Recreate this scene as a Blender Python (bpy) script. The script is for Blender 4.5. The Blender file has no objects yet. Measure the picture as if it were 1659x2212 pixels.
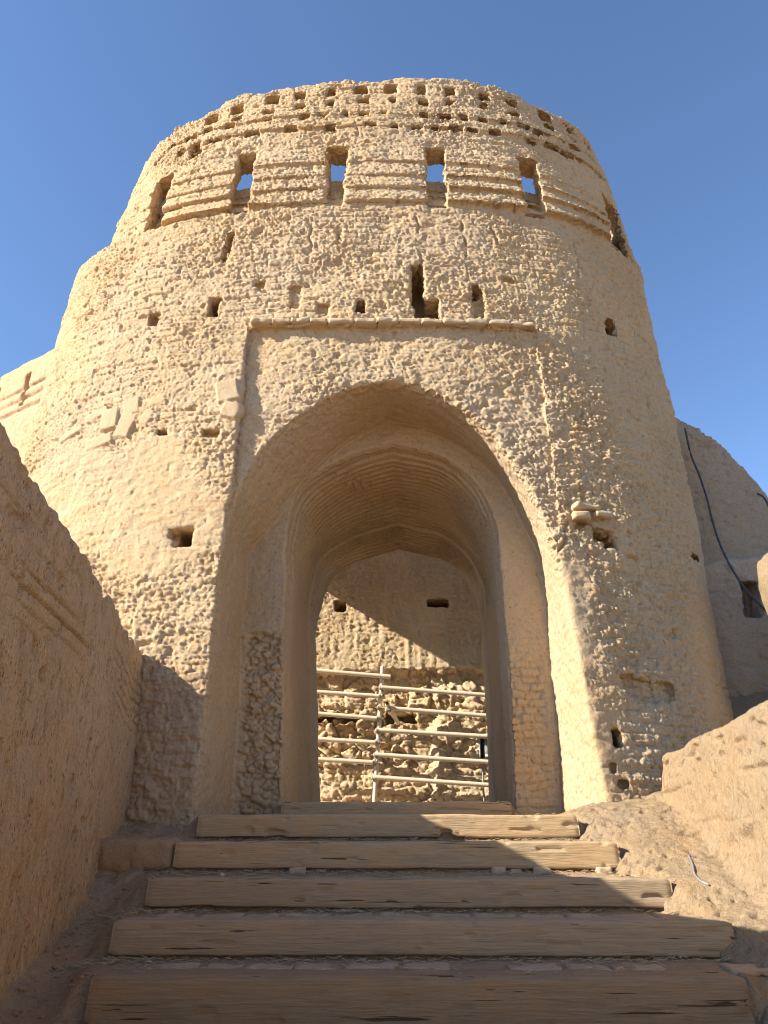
import bpy, math, random
import numpy as np
from mathutils import Vector, Matrix

random.seed(7)
F = np.float32
C = bpy.context.scene.collection
PITCH = math.radians(23.3)
FPX = 1662.0
CX, CY, VX = 829.5, 1106.0, 848.0      # picture measured at 1659 x 2212
CP, SP = math.cos(PITCH), math.sin(PITCH)

def ray(px, py):
    v = CY - py
    yd = FPX*CP - v*SP
    return (px - VX)/yd, (FPX*SP + v*CP)/yd

def P(px, py, Y):
    a, b = ray(px, py)
    return Vector((a*Y, Y, b*Y))

# ------------------------------------------------------------------ noise
_tabs = {}
def _tab(seed):
    if seed not in _tabs:
        _tabs[seed] = np.random.RandomState(seed).uniform(-1, 1, 64**3).astype(F)
    return _tabs[seed]

def vn(x, y, z, fx, fy=None, fz=None, seed=1):
    """smooth value noise in [-1,1] at frequency f per metre"""
    fy = fx if fy is None else fy
    fz = fx if fz is None else fz
    t = _tab(seed)
    # a rotated lattice hides the axes
    X = (x*0.96 + y*0.28)*fx + 37.3 + seed*3.1
    Y = (-x*0.28 + y*0.96)*fy + 11.7 + seed*1.7
    Z = z*fz + 0.09*X + 71.1
    ix = np.floor(X); iy = np.floor(Y); iz = np.floor(Z)
    u = (X-ix).astype(F); v = (Y-iy).astype(F); w = (Z-iz).astype(F)
    u = u*u*(3-2*u); v = v*v*(3-2*v); w = w*w*(3-2*w)
    ix = ix.astype(np.int32); iy = iy.astype(np.int32); iz = iz.astype(np.int32)
    x0 = (ix & 63)*4096; x1 = ((ix+1) & 63)*4096
    y0 = (iy & 63)*64; y1 = ((iy+1) & 63)*64
    z0 = iz & 63; z1 = (iz+1) & 63
    a = t[x0+y0+z0]*(1-w) + t[x0+y0+z1]*w
    b = t[x0+y1+z0]*(1-w) + t[x0+y1+z1]*w
    c = t[x1+y0+z0]*(1-w) + t[x1+y0+z1]*w
    d = t[x1+y1+z0]*(1-w) + t[x1+y1+z1]*w
    return (a*(1-v)+b*v)*(1-u) + (c*(1-v)+d*v)*u

def worley(x, y, z, f, fz=None, seed=1):
    """F1, F2, id of the nearest cell"""
    fz = f if fz is None else fz
    t1, t2, t3 = _tab(seed), _tab(seed+50), _tab(seed+90)
    n = len(x)
    F1 = np.empty(n, F); F2 = np.empty(n, F); ID = np.empty(n, F)
    for s in range(0, n, 200000):
        e = min(n, s+200000)
        X = (x[s:e]*f+20).astype(F); Y = (y[s:e]*f+20).astype(F); Z = (z[s:e]*fz+20).astype(F)
        ix = np.floor(X).astype(np.int32); iy = np.floor(Y).astype(np.int32); iz = np.floor(Z).astype(np.int32)
        f1 = np.full(e-s, 9, F); f2 = np.full(e-s, 9, F); idd = np.zeros(e-s, F)
        for dx in (-1, 0, 1):
            for dy in (-1, 0, 1):
                for dz in (-1, 0, 1):
                    k = ((ix+dx) & 63)*4096 + ((iy+dy) & 63)*64 + ((iz+dz) & 63)
                    r = t1[k]
                    qx = (ix+dx) + .5 + .42*r - X
                    qy = (iy+dy) + .5 + .42*t2[k] - Y
                    qz = (iz+dz) + .5 + .42*t3[k] - Z
                    d = qx*qx+qy*qy+qz*qz
                    m = d < f1
                    f2 = np.where(m, f1, np.minimum(f2, d))
                    idd = np.where(m, r, idd)
                    f1 = np.where(m, d, f1)
        F1[s:e] = np.sqrt(f1); F2[s:e] = np.sqrt(f2); ID[s:e] = idd
    return F1, F2, ID

def sstep(a, b, x):
    t = np.clip((x-a)/(b-a), 0, 1)
    return t*t*(3-2*t)

def smax(a, b, k):
    h = np.clip(.5 + .5*(a-b)/k, 0, 1)
    return b*(1-h) + a*h + k*h*(1-h)

def smin(a, b, k):
    return -smax(-a, -b, k)

# ------------------------------------------------------------------ surface nets
def surface_net(f, lo, hi, h, keep=None, coarse=8, margin=1.5):
    """extract f = 0 inside the box lo..hi with cells of size h; far blocks are skipped"""
    lo = np.array(lo, float); hi = np.array(hi, float)
    B = coarse
    bs = B*h
    nb = np.ceil((hi-lo)/bs).astype(int)
    # two coarse levels
    def centres(idx, size):
        return lo + (idx+.5)*size
    s4 = 4
    nbc = np.ceil(nb/s4).astype(int)
    g = np.stack(np.meshgrid(*[np.arange(n) for n in nbc], indexing='ij'), -1).reshape(-1, 3)
    c = centres(g, bs*s4)
    d = f(c[:, 0].astype(F), c[:, 1].astype(F), c[:, 2].astype(F))
    g = g[np.abs(d) < bs*s4*.87*margin]
    sub = np.stack(np.meshgrid(*[np.arange(s4)]*3, indexing='ij'), -1).reshape(-1, 3)
    g = (g[:, None, :]*s4 + sub[None]).reshape(-1, 3)
    g = g[(g < nb).all(1)]
    c = centres(g, bs)
    if keep is not None:
        m = keep(c[:, 0], c[:, 1], c[:, 2]); g = g[m]; c = c[m]
    d = np.concatenate([f(c[i:i+200000, 0].astype(F), c[i:i+200000, 1].astype(F), c[i:i+200000, 2].astype(F)) for i in range(0, len(c), 200000)]) if len(c) else np.zeros(0)
    g = g[np.abs(d) < bs*.87*margin]
    # order by z, x so that chunks are compact
    g = g[np.lexsort((g[:, 1], g[:, 0]//3, g[:, 2]//3))]
    N = (nb*B + 2).astype(np.int64)
    def key(i, j, k): return (i*N[1] + j)*N[2] + k
    lin = np.arange(B+1)
    oi, oj, ok = np.meshgrid(lin, lin, lin, indexing='ij')
    Vk, Vp, E = [], [], []
    corner = [(a, b, c_) for a in (0, 1) for b in (0, 1) for c_ in (0, 1)]
    edges = [(p, q) for p in range(8) for q in range(p+1, 8) if sum(abs(corner[p][t]-corner[q][t]) for t in range(3)) == 1]
    step = 250
    for s in range(0, len(g), step):
        gb = g[s:s+step]*B
        I = gb[:, 0, None, None, None] + oi; J = gb[:, 1, None, None, None] + oj; K = gb[:, 2, None, None, None] + ok
        X = (lo[0]+I*h).astype(F); Y = (lo[1]+J*h).astype(F); Z = (lo[2]+K*h).astype(F)
        D = f(X.ravel(), Y.ravel(), Z.ravel()).reshape(X.shape).astype(F)
        S = D < 0
        cs = [S[:, a:a+B, b:b+B, c_:c_+B] for a, b, c_ in corner]
        cnt = sum(q.astype(np.int8) for q in cs)
        act = (cnt > 0) & (cnt < 8)
        w = np.nonzero(act)
        if len(w[0]):
            vals = np.stack([D[:, a:a+B, b:b+B, c_:c_+B][w] for a, b, c_ in corner], 1)
            acc = np.zeros((len(w[0]), 3), F); num = np.zeros(len(w[0]), F)
            for p, q in edges:
                va, vb = vals[:, p], vals[:, q]
                m = (va < 0) != (vb < 0)
                t = np.where(m, va/np.where(m, va-vb, 1), 0)
                for ax in range(3):
                    acc[:, ax] += np.where(m, corner[p][ax] + t*(corner[q][ax]-corner[p][ax]), 0)
                num += m
            acc /= num[:, None]
            ci = np.stack([I[w[0], w[1], w[2], w[3]], J[w[0], w[1], w[2], w[3]], K[w[0], w[1], w[2], w[3]]], 1)
            Vk.append(key(ci[:, 0], ci[:, 1], ci[:, 2]))
            Vp.append(lo + (ci + acc)*h)
        for ax in range(3):
            A = S[:, :B, :B, :B]
            sl = [slice(0, B)]*3; sl[ax] = slice(1, B+1)
            Bq = S[(slice(None),)+tuple(sl)]
            w = np.nonzero(A != Bq)
            if not len(w[0]): continue
            i, j, k = I[w[0], w[1], w[2], w[3]], J[w[0], w[1], w[2], w[3]], K[w[0], w[1], w[2], w[3]]
            flip = A[w]
            if ax == 0: q = [key(i, j-1, k-1), key(i, j, k-1), key(i, j, k), key(i, j-1, k)]
            elif ax == 1: q = [key(i-1, j, k-1), key(i-1, j, k), key(i, j, k), key(i, j, k-1)]
            else: q = [key(i-1, j-1, k), key(i, j-1, k), key(i, j, k), key(i-1, j, k)]
            q = np.stack(q, 1)
            q[~flip] = q[~flip][:, ::-1]
            E.append(q)
    Vk = np.concatenate(Vk); Vp = np.concatenate(Vp); E = np.concatenate(E)
    o = np.argsort(Vk); Vk = Vk[o]; Vp = Vp[o]
    pos = np.searchsorted(Vk, E); pos[pos >= len(Vk)] = 0
    ok_ = (Vk[pos] == E).all(1)
    return Vp, pos[ok_]

def vnormals(V, Q):
    a = V[Q[:, 2]]-V[Q[:, 0]]; b = V[Q[:, 3]]-V[Q[:, 1]]
    n = np.cross(a, b)
    out = np.zeros_like(V)
    for ax in range(3):
        for c in range(4):
            out[:, ax] += np.bincount(Q[:, c], n[:, ax], len(V))
    out /= np.linalg.norm(out, axis=1)[:, None] + 1e-12
    return out

def relax(V, Q, n=1, w=.5):
    for _ in range(n):
        acc = np.zeros_like(V); cnt = np.zeros(len(V))
        for c in range(4):
            a = Q[:, c]; b = Q[:, (c+1) % 4]
            for ax in range(3):
                acc[:, ax] += np.bincount(a, V[b, ax], len(V)) + np.bincount(b, V[a, ax], len(V))
            cnt += np.bincount(a, minlength=len(V)) + np.bincount(b, minlength=len(V))
        V = V*(1-w) + w*acc/np.maximum(cnt, 1)[:, None]
    return V

def mesh(name, V, Q, mat, parent=None, smooth=True):
    V = np.asarray(V, float); Q = np.asarray(Q)
    me = bpy.data.meshes.new(name)
    k = Q.shape[1]
    me.vertices.add(len(V)); me.vertices.foreach_set('co', V.astype(F).ravel())
    me.loops.add(Q.size); me.loops.foreach_set('vertex_index', Q.astype(np.int32).ravel())
    me.polygons.add(len(Q)); me.polygons.foreach_set('loop_start', (np.arange(len(Q))*k).astype(np.int32))
    me.polygons.foreach_set('loop_total', np.full(len(Q), k, np.int32))
    me.polygons.foreach_set('use_smooth', np.full(len(Q), smooth))
    me.update(calc_edges=True); me.validate()
    me.materials.append(mat)
    o = bpy.data.objects.new(name, me); C.objects.link(o)
    if parent: o.parent = parent
    return o

def submesh(V, Q, m):
    q = Q[m]
    u, inv = np.unique(q, return_inverse=True)
    return V[u], inv.reshape(q.shape)

def tag(o, label=None, cat=None, group=None, kind=None):
    if label: o['label'] = label
    if cat:
        o['category'] = cat; o['kind'] = 'thing'
    if group: o['group'] = group
    if kind: o['kind'] = kind
    return o

def empty(name, loc=(0, 0, 0)):
    o = bpy.data.objects.new(name, None); C.objects.link(o); o.location = loc
    return o

def setpar(o, p):
    """parent, keeping where it is"""
    o.parent = p
    o.matrix_parent_inverse = Matrix.Translation(p.location).inverted()
    return o

# ------------------------------------------------------------------ materials
class NT:
    def __init__(self, name):
        self.m = bpy.data.materials.new(name); self.m.use_nodes = True
        self.t = self.m.node_tree; self.n = self.t.nodes; self.l = self.t.links
        self.b = self.n['Principled BSDF']
    def add(self, ty, **kw):
        n = self.n.new(ty)
        for k, v in kw.items():
            if k.startswith('i_'):
                n.inputs[k[2:].replace('_', ' ')].default_value = v
            else: setattr(n, k, v)
        return n
    def link(self, a, b): self.l.new(a, b)
    def coord(self, scale=(1, 1, 1)):
        g = self.add('ShaderNodeNewGeometry')
        mp = self.add('ShaderNodeMapping'); mp.inputs['Scale'].default_value = scale
        self.link(g.outputs['Position'], mp.inputs['Vector'])
        return mp.outputs[0]
    def noise(self, vec, scale, detail=4, rough=.55, dist=0):
        n = self.add('ShaderNodeTexNoise'); n.inputs['Scale'].default_value = scale
        n.inputs['Detail'].default_value = detail; n.inputs['Roughness'].default_value = rough
        n.inputs['Distortion'].default_value = dist
        self.link(vec, n.inputs['Vector']); return n.outputs['Fac']
    def ramp(self, fac, stops):
        r = self.add('ShaderNodeValToRGB'); e = r.color_ramp.elements
        while len(e) < len(stops): e.new(.5)
        for q, (p, c) in zip(e, stops):
            q.position = p; q.color = (*c, 1) if len(c) == 3 else c
        self.link(fac, r.inputs[0]); return r.outputs[0]
    def mix(self, fac, a, b, mode='MIX'):
        n = self.add('ShaderNodeMix', data_type='RGBA', blend_type=mode)
        if isinstance(fac, float): n.inputs[0].default_value = fac
        else: self.link(fac, n.inputs[0])
        for s, i in ((a, 6), (b, 7)):
            if isinstance(s, tuple): n.inputs[i].default_value = (*s, 1)
            else: self.link(s, n.inputs[i])
        return n.outputs[2]
    def math(self, op, a, b):
        n = self.add('ShaderNodeMath', operation=op)
        for s, i in ((a, 0), (b, 1)):
            if isinstance(s, (int, float)): n.inputs[i].default_value = s
            else: self.link(s, n.inputs[i])
        return n.outputs[0]
    def bump(self, h, strength, dist, prev=None):
        n = self.add('ShaderNodeBump'); n.inputs['Strength'].default_value = strength
        n.inputs['Distance'].default_value = dist
        self.link(h, n.inputs['Height'])
        if prev: self.link(prev, n.inputs['Normal'])
        return n.outputs[0]

def v3(c, k=1.0): return tuple(min(1, x*k) for x in c)

def mud(name, base, var=.16, warm=(1.06, .96, .84), bumps=((28, .7, .012), (110, .8, .005)), stretch=(1, 1, 1), straw=0.0, pits=0.0, rough=.95, big=.8, pit_shade=.45, streak=0.0, chips=0.0):
    t = NT(name)
    w = t.coord(); ws = t.coord(stretch)
    n1 = t.noise(w, big, 5, .6, .6)
    n2 = t.noise(w, 5.5, 6, .65)
    n3 = t.noise(ws, 45, 5, .7)
    a = t.ramp(n1, [(.3, v3(base, 1-var)), (.7, v3(base, 1+var*.8))])
    tint = tuple(base[i]*warm[i] for i in range(3))
    a = t.mix(t.ramp(n2, [(.42, (0, 0, 0)), (.62, (.75, .75, .75))]), a, tint)
    n0 = t.noise(w, .45, 3, .6, .8)
    a = t.mix(t.ramp(n0, [(.42, (0, 0, 0)), (.60, (.7, .7, .7))]), a, (base[0]*.96, base[1]*.98, base[2]*1.07))
    grit = t.ramp(n3, [(.30, (.70, .67, .63)), (.52, (1, 1, 1)), (.75, (1.0, 1.0, 1.0))])
    a = t.mix(.75, a, grit, 'MULTIPLY')
    if streak:
        sn = t.noise(t.coord((5, 5, .7)), 1.0, 5, .65)
        a = t.mix(streak, a, t.ramp(sn, [(.36, (.66, .60, .52)), (.5, (1, 1, 1)), (.66, (1.0, .93, .82))]), 'MULTIPLY')
    if pit_shade > .8:  # painted dark flecks stand in for the shade in small pits
        for k_, (vsx, vsz, thr) in enumerate(((95, 24, .30), (55, 13, .26))):
            vf = t.add('ShaderNodeTexVoronoi', feature='F1'); vf.inputs['Scale'].default_value = 1.0
            t.link(t.coord((vsx, vsx, vsz)), vf.inputs['Vector'])
            fl_ = t.ramp(vf.outputs['Distance'], [(thr-.1, (.42, .33, .25)), (thr, (1, 1, 1))])
            fs_ = t.ramp(t.noise(w, 7+4*k_, 4), [(.50, (0, 0, 0)), (.60, (1, 1, 1))])
            a = t.mix(fs_, a, t.mix(1.0, a, fl_, 'MULTIPLY'))
    if straw:
        vs = t.coord((60, 60, 14))
        vo = t.add('ShaderNodeTexVoronoi', feature='F1'); vo.inputs['Scale'].default_value = 1.0
        t.link(vs, vo.inputs['Vector'])
        fl = t.ramp(vo.outputs['Distance'], [(.10, (straw,)*3), (.2, (0, 0, 0))])
        a = t.mix(fl, a, v3(base, 1.45))
    nrm = None
    if pits:
        vo = t.add('ShaderNodeTexVoronoi', feature='F1'); vo.inputs['Scale'].default_value = 1.0
        vs = t.coord((34, 34, 15))
        t.link(vs, vo.inputs['Vector'])
        sel = t.noise(w, 9, 3)
        pit = t.ramp(vo.outputs['Distance'], [(.04, (0, 0, 0)), (.26, (1, 1, 1))])
        pit = t.mix(t.ramp(sel, [(.44, (1, 1, 1)), (.56, (0, 0, 0))]), pit, (1.0, 1.0, 1.0))
        nrm = t.bump(pit, pits, .012)
        a = t.mix(pit_shade, a, t.ramp(pit, [(0.0, (.42, .38, .33)), (.6, (1, 1, 1))]), 'MULTIPLY')  # shade inside the pits put into the colour, besides the bump
    t.link(a, t.b.inputs['Base Color'])
    t.b.inputs['Roughness'].default_value = rough
    t.b.inputs['Specular IOR Level'].default_value = .12
    if chips:
        wn = t.add('ShaderNodeTexNoise'); wn.inputs['Scale'].default_value = 22; wn.inputs['Detail'].default_value = 3
        t.link(w, wn.inputs['Vector'])
        wv = t.add('ShaderNodeVectorMath', operation='MULTIPLY_ADD'); t.link(wn.outputs['Color'], wv.inputs[0])
        wv.inputs[1].default_value = (.035, .035, .035); t.link(w, wv.inputs[2])
        for csx, csz, th_, cd in ((26, 44, .10, .010),):
            mp = t.add('ShaderNodeMapping'); mp.inputs['Scale'].default_value = (csx, csx, csz); t.link(wv.outputs[0], mp.inputs['Vector'])
            ve = t.add('ShaderNodeTexVoronoi', feature='DISTANCE_TO_EDGE'); ve.inputs['Scale'].default_value = 1.0
            t.link(mp.outputs[0], ve.inputs['Vector'])
            nrm = t.bump(t.ramp(ve.outputs['Distance'], [(0.0, (0, 0, 0)), (th_, (1, 1, 1))]), chips, cd, nrm)
    for sc, st, di in bumps:
        nrm = t.bump(t.noise(ws, sc, 5, .65), st, di, nrm)
    t.link(nrm, t.b.inputs['Normal'])
    return t.m

M = {}
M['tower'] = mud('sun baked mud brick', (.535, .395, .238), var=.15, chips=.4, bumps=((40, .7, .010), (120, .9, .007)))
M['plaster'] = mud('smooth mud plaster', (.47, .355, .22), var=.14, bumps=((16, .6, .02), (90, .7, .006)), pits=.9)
M['near'] = mud('straw mud plaster', (.64, .43, .235), var=.18, chips=.45, bumps=((20, .9, .03), (110, 1.0, .012)), stretch=(1.4, 1.4, .5), straw=.6, pits=1.0, pit_shade=.82, streak=.2)
M['right'] = mud('pale straw mud plaster', (.35, .255, .155), var=.16, chips=.35, bumps=((22, .9, .03), (80, .9, .014)), stretch=(1.2, 1.2, .6), straw=.5, pits=.5)
M['court'] = mud('courtyard mud', (.62, .48, .30), var=.2, big=1.5, chips=.4, bumps=((30, .7, .02), (80, .8, .010)))
M['soil'] = mud('trodden earth', (.43, .295, .175), var=.22, bumps=((35, .8, .015), (140, .9, .006)), big=1.8)
M['farwall'] = mud('curtain wall mud', (.47, .36, .25), var=.13, chips=.4, bumps=((34, .8, .02), (90, .9, .010)))
M['brick'] = mud('mud brick', (.49, .38, .25), var=.12, bumps=((40, .6, .006), (150, .6, .003)), big=4)

M['brick_red'] = mud('worn reddish brick', (.43, .31, .20), var=.18, bumps=((40, .6, .006), (150, .6, .003)), big=4)

def wood(name, base):
    t = NT(name)
    w = t.coord((4.5, 34, 85)); w1 = t.coord()
    n1 = t.noise(w, 1.0, 8, .68, .5); n2 = t.noise(w1, 3.2, 6, .65); n3 = t.noise(t.coord((1.5, 26, 48)), 1.0, 3, .5, .5)
    a = t.ramp(n1, [(.32, v3(base, .80)), (.5, base), (.70, v3(base, 1.14))])
    a = t.mix(t.ramp(n2, [(.42, (0, 0, 0)), (.62, (.85, .85, .85))]), a, (base[0]*1.15, base[1]*1.04, base[2]*.92))
    cr = t.ramp(n3, [(.315, (.22, .18, .15)), (.335, (1, 1, 1))])
    a = t.mix(.85, a, cr, 'MULTIPLY')
    t.link(a, t.b.inputs['Base Color']); t.b.inputs['Roughness'].default_value = .85
    t.b.inputs['Specular IOR Level'].default_value = .15
    nn = t.bump(n1, .9, .012); nn = t.bump(cr, .9, .012, nn)
    t.link(nn, t.b.inputs['Normal'])
    return t.m
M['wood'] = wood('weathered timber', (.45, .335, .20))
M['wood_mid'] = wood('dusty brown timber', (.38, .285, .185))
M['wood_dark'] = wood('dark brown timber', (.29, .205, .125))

def plain(name, col, rough=.5, metal=0, var=0.0, sc=30):
    t = NT(name)
    if var:
        n = t.noise(t.coord(), sc, 5, .6)
        a = t.ramp(n, [(.35, v3(col, 1-var)), (.65, v3(col, 1+var*.5))]); t.link(a, t.b.inputs['Base Color'])
        t.link(t.bump(n, .3, .002), t.b.inputs['Normal'])
    else: t.b.inputs['Base Color'].default_value = (*col, 1)
    t.b.inputs['Roughness'].default_value = rough; t.b.inputs['Metallic'].default_value = metal
    return t.m
M['tube'] = plain('dusty cream tube paint', (.72, .60, .44), .5, 0, .12, 25)
M['coupler'] = plain('dusty coupler steel', (.42, .34, .24), .7, .2, .35, 60)
M['cable'] = plain('grey cable sheath', (.06, .065, .075), .8, 0, .3, 12)
M['wire'] = plain('dull wire', (.30, .31, .33), .5, .4, .3, 40)
M['sign_frame'] = plain('grey painted sign frame', (.33, .31, .27), .5, .3, .15)
M['sign_panel'] = plain('grey green sign face', (.20, .21, .19), .35, 0, .12, 8)
M['sign_dark'] = plain('black sign border', (.015, .015, .017), .4, 0, .2)
M['sign_white'] = plain('white sign lettering', (.78, .78, .74), .6)
M['straw'] = plain('dry straw', (.47, .37, .22), .8, 0, .3, 40)
M['stone'] = mud('pale pebble', (.50, .42, .32), var=.2, big=12)

# ------------------------------------------------------------------ contours
class Contour:
    """signed distance of a closed outline in (x, z), from a table"""
    def __init__(self, pts, lo=(-3, -3), hi=(3, 6), h=.015):
        pts = np.array(pts, float)
        self.lo = lo; self.h = h
        nx = int((hi[0]-lo[0])/h); nz = int((hi[1]-lo[1])/h)
        x = lo[0]+np.arange(nx)*h; z = lo[1]+np.arange(nz)*h
        X, Z = np.meshgrid(x, z, indexing='ij')
        d = np.full(X.shape, 1e9); ins = np.zeros(X.shape, bool)
        for a, b in zip(pts, np.roll(pts, -1, 0)):
            e = b-a; t = np.clip(((X-a[0])*e[0]+(Z-a[1])*e[1])/(e@e+1e-12), 0, 1)
            d = np.minimum(d, (X-a[0]-t*e[0])**2+(Z-a[1]-t*e[1])**2)
            c = ((a[1] > Z) != (b[1] > Z))
            xi = a[0] + (Z-a[1])*(b[0]-a[0])/(b[1]-a[1] if abs(b[1]-a[1]) > 1e-12 else 1e-12)
            ins ^= c & (X < xi)
        self.t = (np.sqrt(d)*np.where(ins, -1, 1)).astype(F)
    def __call__(self, x, z):
        u = np.clip((x-self.lo[0])/self.h, 0, self.t.shape[0]-1.01); v = np.clip((z-self.lo[1])/self.h, 0, self.t.shape[1]-1.01)
        i = u.astype(np.int32); j = v.astype(np.int32); u = u-i; v = v-j
        t = self.t
        return (t[i, j]*(1-u)+t[i+1, j]*u)*(1-v) + (t[i, j+1]*(1-u)+t[i+1, j+1]*u)*v

def smooth_poly(pts, n=5):
    """Catmull-Rom through an open list of points"""
    out = []
    p = [np.array(q, float) for q in pts]
    p = [2*p[0]-p[1]] + p + [2*p[-1]-p[-2]]
    for i in range(1, len(p)-2):
        for k in range(n):
            t = k/n
            out.append(.5*((2*p[i]) + (-p[i-1]+p[i+1])*t + (2*p[i-1]-5*p[i]+4*p[i+1]-p[i+2])*t*t + (-p[i-1]+3*p[i]-3*p[i+1]+p[i+2])*t**3))
    out.append(p[-2]); return out

outer_arch = Contour([(-1.58, -2.5), (-1.58, 0)] + smooth_poly([(-1.58, 2.4), (-1.57, 2.9), (-1.43, 3.4), (-1.17, 3.84), (-.86, 4.14), (-.52, 4.36), (-.2, 4.47), (.12, 4.48), (.42, 4.36), (.74, 4.12), (1.0, 3.82), (1.22, 3.42), (1.42, 2.9), (1.56, 2.3), (1.62, 1.7)]) + [(1.68, 0), (1.70, -2.5)])
mid_arch = Contour([(-1.54, -2.5), (-1.54, 0)] + smooth_poly([(-1.57, 2.5), (-1.565, 2.9), (-1.27, 3.25), (-.83, 3.9), (-.47, 4.26), (0, 4.49)]) + smooth_poly([(0, 4.49), (.55, 4.34), (1.01, 3.96), (1.34, 3.44), (1.57, 2.85), (1.6, 2.3)]) + [(1.58, 0), (1.56, -2.5)])
inner_arch = Contour([(-.98, -2.5), (-.99, 0)] + smooth_poly([(-1.09, 2.4), (-1.115, 2.9), (-1.06, 3.28), (-.93, 3.67), (-.57, 3.97), (0, 4.17)]) + smooth_poly([(0, 4.17), (.54, 4.02), (.82, 3.78), (.98, 3.5), (1.09, 3.12), (1.10, 2.5)]) + [(1.09, 0), (1.09, -2.5)])

# ------------------------------------------------------------------ the gate tower
BD, NE = 2.2, 2.5
def t_front(z): return 6.42 + .1*z
def t_skew(z): return np.interp(z, [3.5, 7], [.015, .02]).astype(F)
def t_a(x, z):
    aL = np.interp(z, [-1, 4.6, 6.3, 7.10, 7.17, 7.7, 8.5, 9.3, 10], [4.6, 4.56, 4.54, 4.50, 4.15, 4.12, 4.04, 3.9, 3.8])
    aR = np.interp(z, [-1, 0.6, 1.4, 2.4, 3.7, 5.2, 7, 8.5, 10], [3.4, 3.5, 3.55, 3.57, 3.62, 3.62, 3.58, 3.46, 3.22])
    return np.where(x < 0, aL, aR).astype(F)
def t_surf(x, z):
    a = t_a(np.asarray(x), np.asarray(z))
    q = np.clip(1-(np.abs(x)/a)**NE, 0, 1)**(1/NE)
    return t_front(z) + BD - BD*q + t_skew(z)*x
def t_top(x):
    return np.interp(x, [-4.3, -3.8, -3.4, -2.7, -2.45, -2.3, -1.35, 0, 1, 1.9, 2.5, 3.2], [8.2, 9.1, 9.33, 9.36, 9.37, 9.56, 9.63, 9.75, 9.73, 9.7, 9.62, 9.5]).astype(F)

def t_outer(x, y, z):
    a = t_a(x, z)
    y2 = y - t_skew(z)*x
    dy = np.maximum(t_front(z)+BD-y2, 0)
    u = np.abs(x)/a; v = dy/BD
    g = (u**NE + v**NE + 1e-9)**(1/NE)
    gx = g**(1-NE)*u**(NE-1)/a; gy = g**(1-NE)*v**(NE-1)/BD
    d = (g-1)/np.sqrt(gx*gx+gy*gy+.02)
    # courses of the loophole band: each overhangs the one below
    zz = z + .02*vn(x, y, z, 1.1, seed=3)
    for z0, z1, off in ((7.19, 7.43, .065), (7.43, 7.66, .06), (7.66, 7.92, .05), (7.92, 8.2, .045), (8.66, 8.90, .032), (8.90, 9.10, .032)):
        r = np.clip((zz-z0)/(z1-z0), 0, 1)
        inb = sstep(z0-.012, z0+.012, zz)*(1-sstep(z1-.01, z1+.03, zz))
        d = d - off*inb*(1-.75*r)*np.clip(1.1+.6*vn(x, y, z, 1.3, seed=9), .1, 1.6)*(1-.8*sstep(2.9, 3.4, np.abs(x)))
    return d

holes = []   # x, z, half width, half height, depth, twist
def hole_px(px, py, w, h, depth, tilt=0.0, lean=0.0):
    Y = 7.0
    for _ in range(12):
        a, b = ray(px, py); Y = float(t_surf(np.array([a*Y], F), np.array([b*Y], F))[0])
    a, b = ray(px, py)
    d = math.sqrt(1+a*a+b*b)
    s = Y/(FPX*CP - (CY-py)*SP)
    sv = s*(CP + .0) * 1.0/max(.2, (CP - (CY-py)/FPX*SP)) * 1.0
    holes.append((a*Y, b*Y, w*s/2, h*s*1.0/ max(.45, (CP*1.0 - SP*0 ) )/2*(1+b*b)**.5*1.0, depth, tilt, lean))
    return a*Y, Y, b*Y

for px, py, w, h, dp in ((904, 618, 30, 90, .55), (925, 668, 56, 42, .45), (780, 660, 22, 28, .5), (462, 660, 24, 40, .5), (331, 684, 20, 26, .14),
                         (1036, 655, 24, 60, .12), (1030, 628, 12, 26, .3), (1318, 708, 26, 34, .25), (396, 1157, 44, 40, .6), (375, 1152, 26, 18, .15),
                         (1316, 1176, 34, 28, .6), (1302, 1160, 50, 26, .2), (348, 930, 30, 12, .25), (1330, 1594, 16, 30, .3), (497, 520, 10, 40, .14), (487, 545, 10, 30, .12),
                         (1500, 1205, 30, 14, .1), (425, 325, 28, 16, .25), (350, 338, 24, 10, .08), (1378, 1484, 66, 40, .07), (1428, 1496, 56, 34, .05), (1356, 1478, 30, 24, .09),
                         (455, 935, 36, 18, .09), (1322, 1662, 14, 18, .07), (1345, 1694, 20, 12, .08), (1262, 1135, 40, 8, .08), (700, 665, 26, 22, .07), (640, 640, 24, 46, .05), (560, 612, 18, 10, .06), (1100, 605, 20, 8, .07)):
    hole_px(px, py, w, h, dp)
for i, px in enumerate((480, 535, 597, 657, 722, 786, 850, 913, 975, 1046, 1107, 1170, 1226, 1268)):
    x_ = (px-848)/1166*7.5
    rr = random.Random(i)
    zt = float(t_top(np.array([x_]))[0])
    x_ *= 1 + .05*(abs(x_) > 2)
    holes.append((x_, zt-.27 + rr.uniform(-.02, .02), (.074+rr.uniform(-.018, .02)), .098, .34, 0, 0))
    holes.append((x_+rr.uniform(-.03, .05), zt-.515 + rr.uniform(-.02, .02), .065+rr.uniform(-.015, .02), .062, .24, 0, 0))
for i in range(24):            # broken dentil course
    x_ = -3.0 + i*.265; rr = random.Random(50+i)
    if rr.random() < .8: holes.append((x_+rr.uniform(-.03, .03), 8.91+rr.uniform(-.02, .02), .055+rr.uniform(-.02, .03), .035, .12, 0, 0))
    if rr.random() < .8: holes.append((x_+rr.uniform(-.06, .06)+.1, 8.66+rr.uniform(-.02, .02), .06+rr.uniform(-.02, .04), .04, .12, 0, 0))
HOLES = np.array(holes, float)
LOOP = [(-3.02, 7.72), (-1.87, 7.72), (-.68, 7.72), (.56, 7.72), (1.78, 7.72), (3.0, 7.72)]

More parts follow.
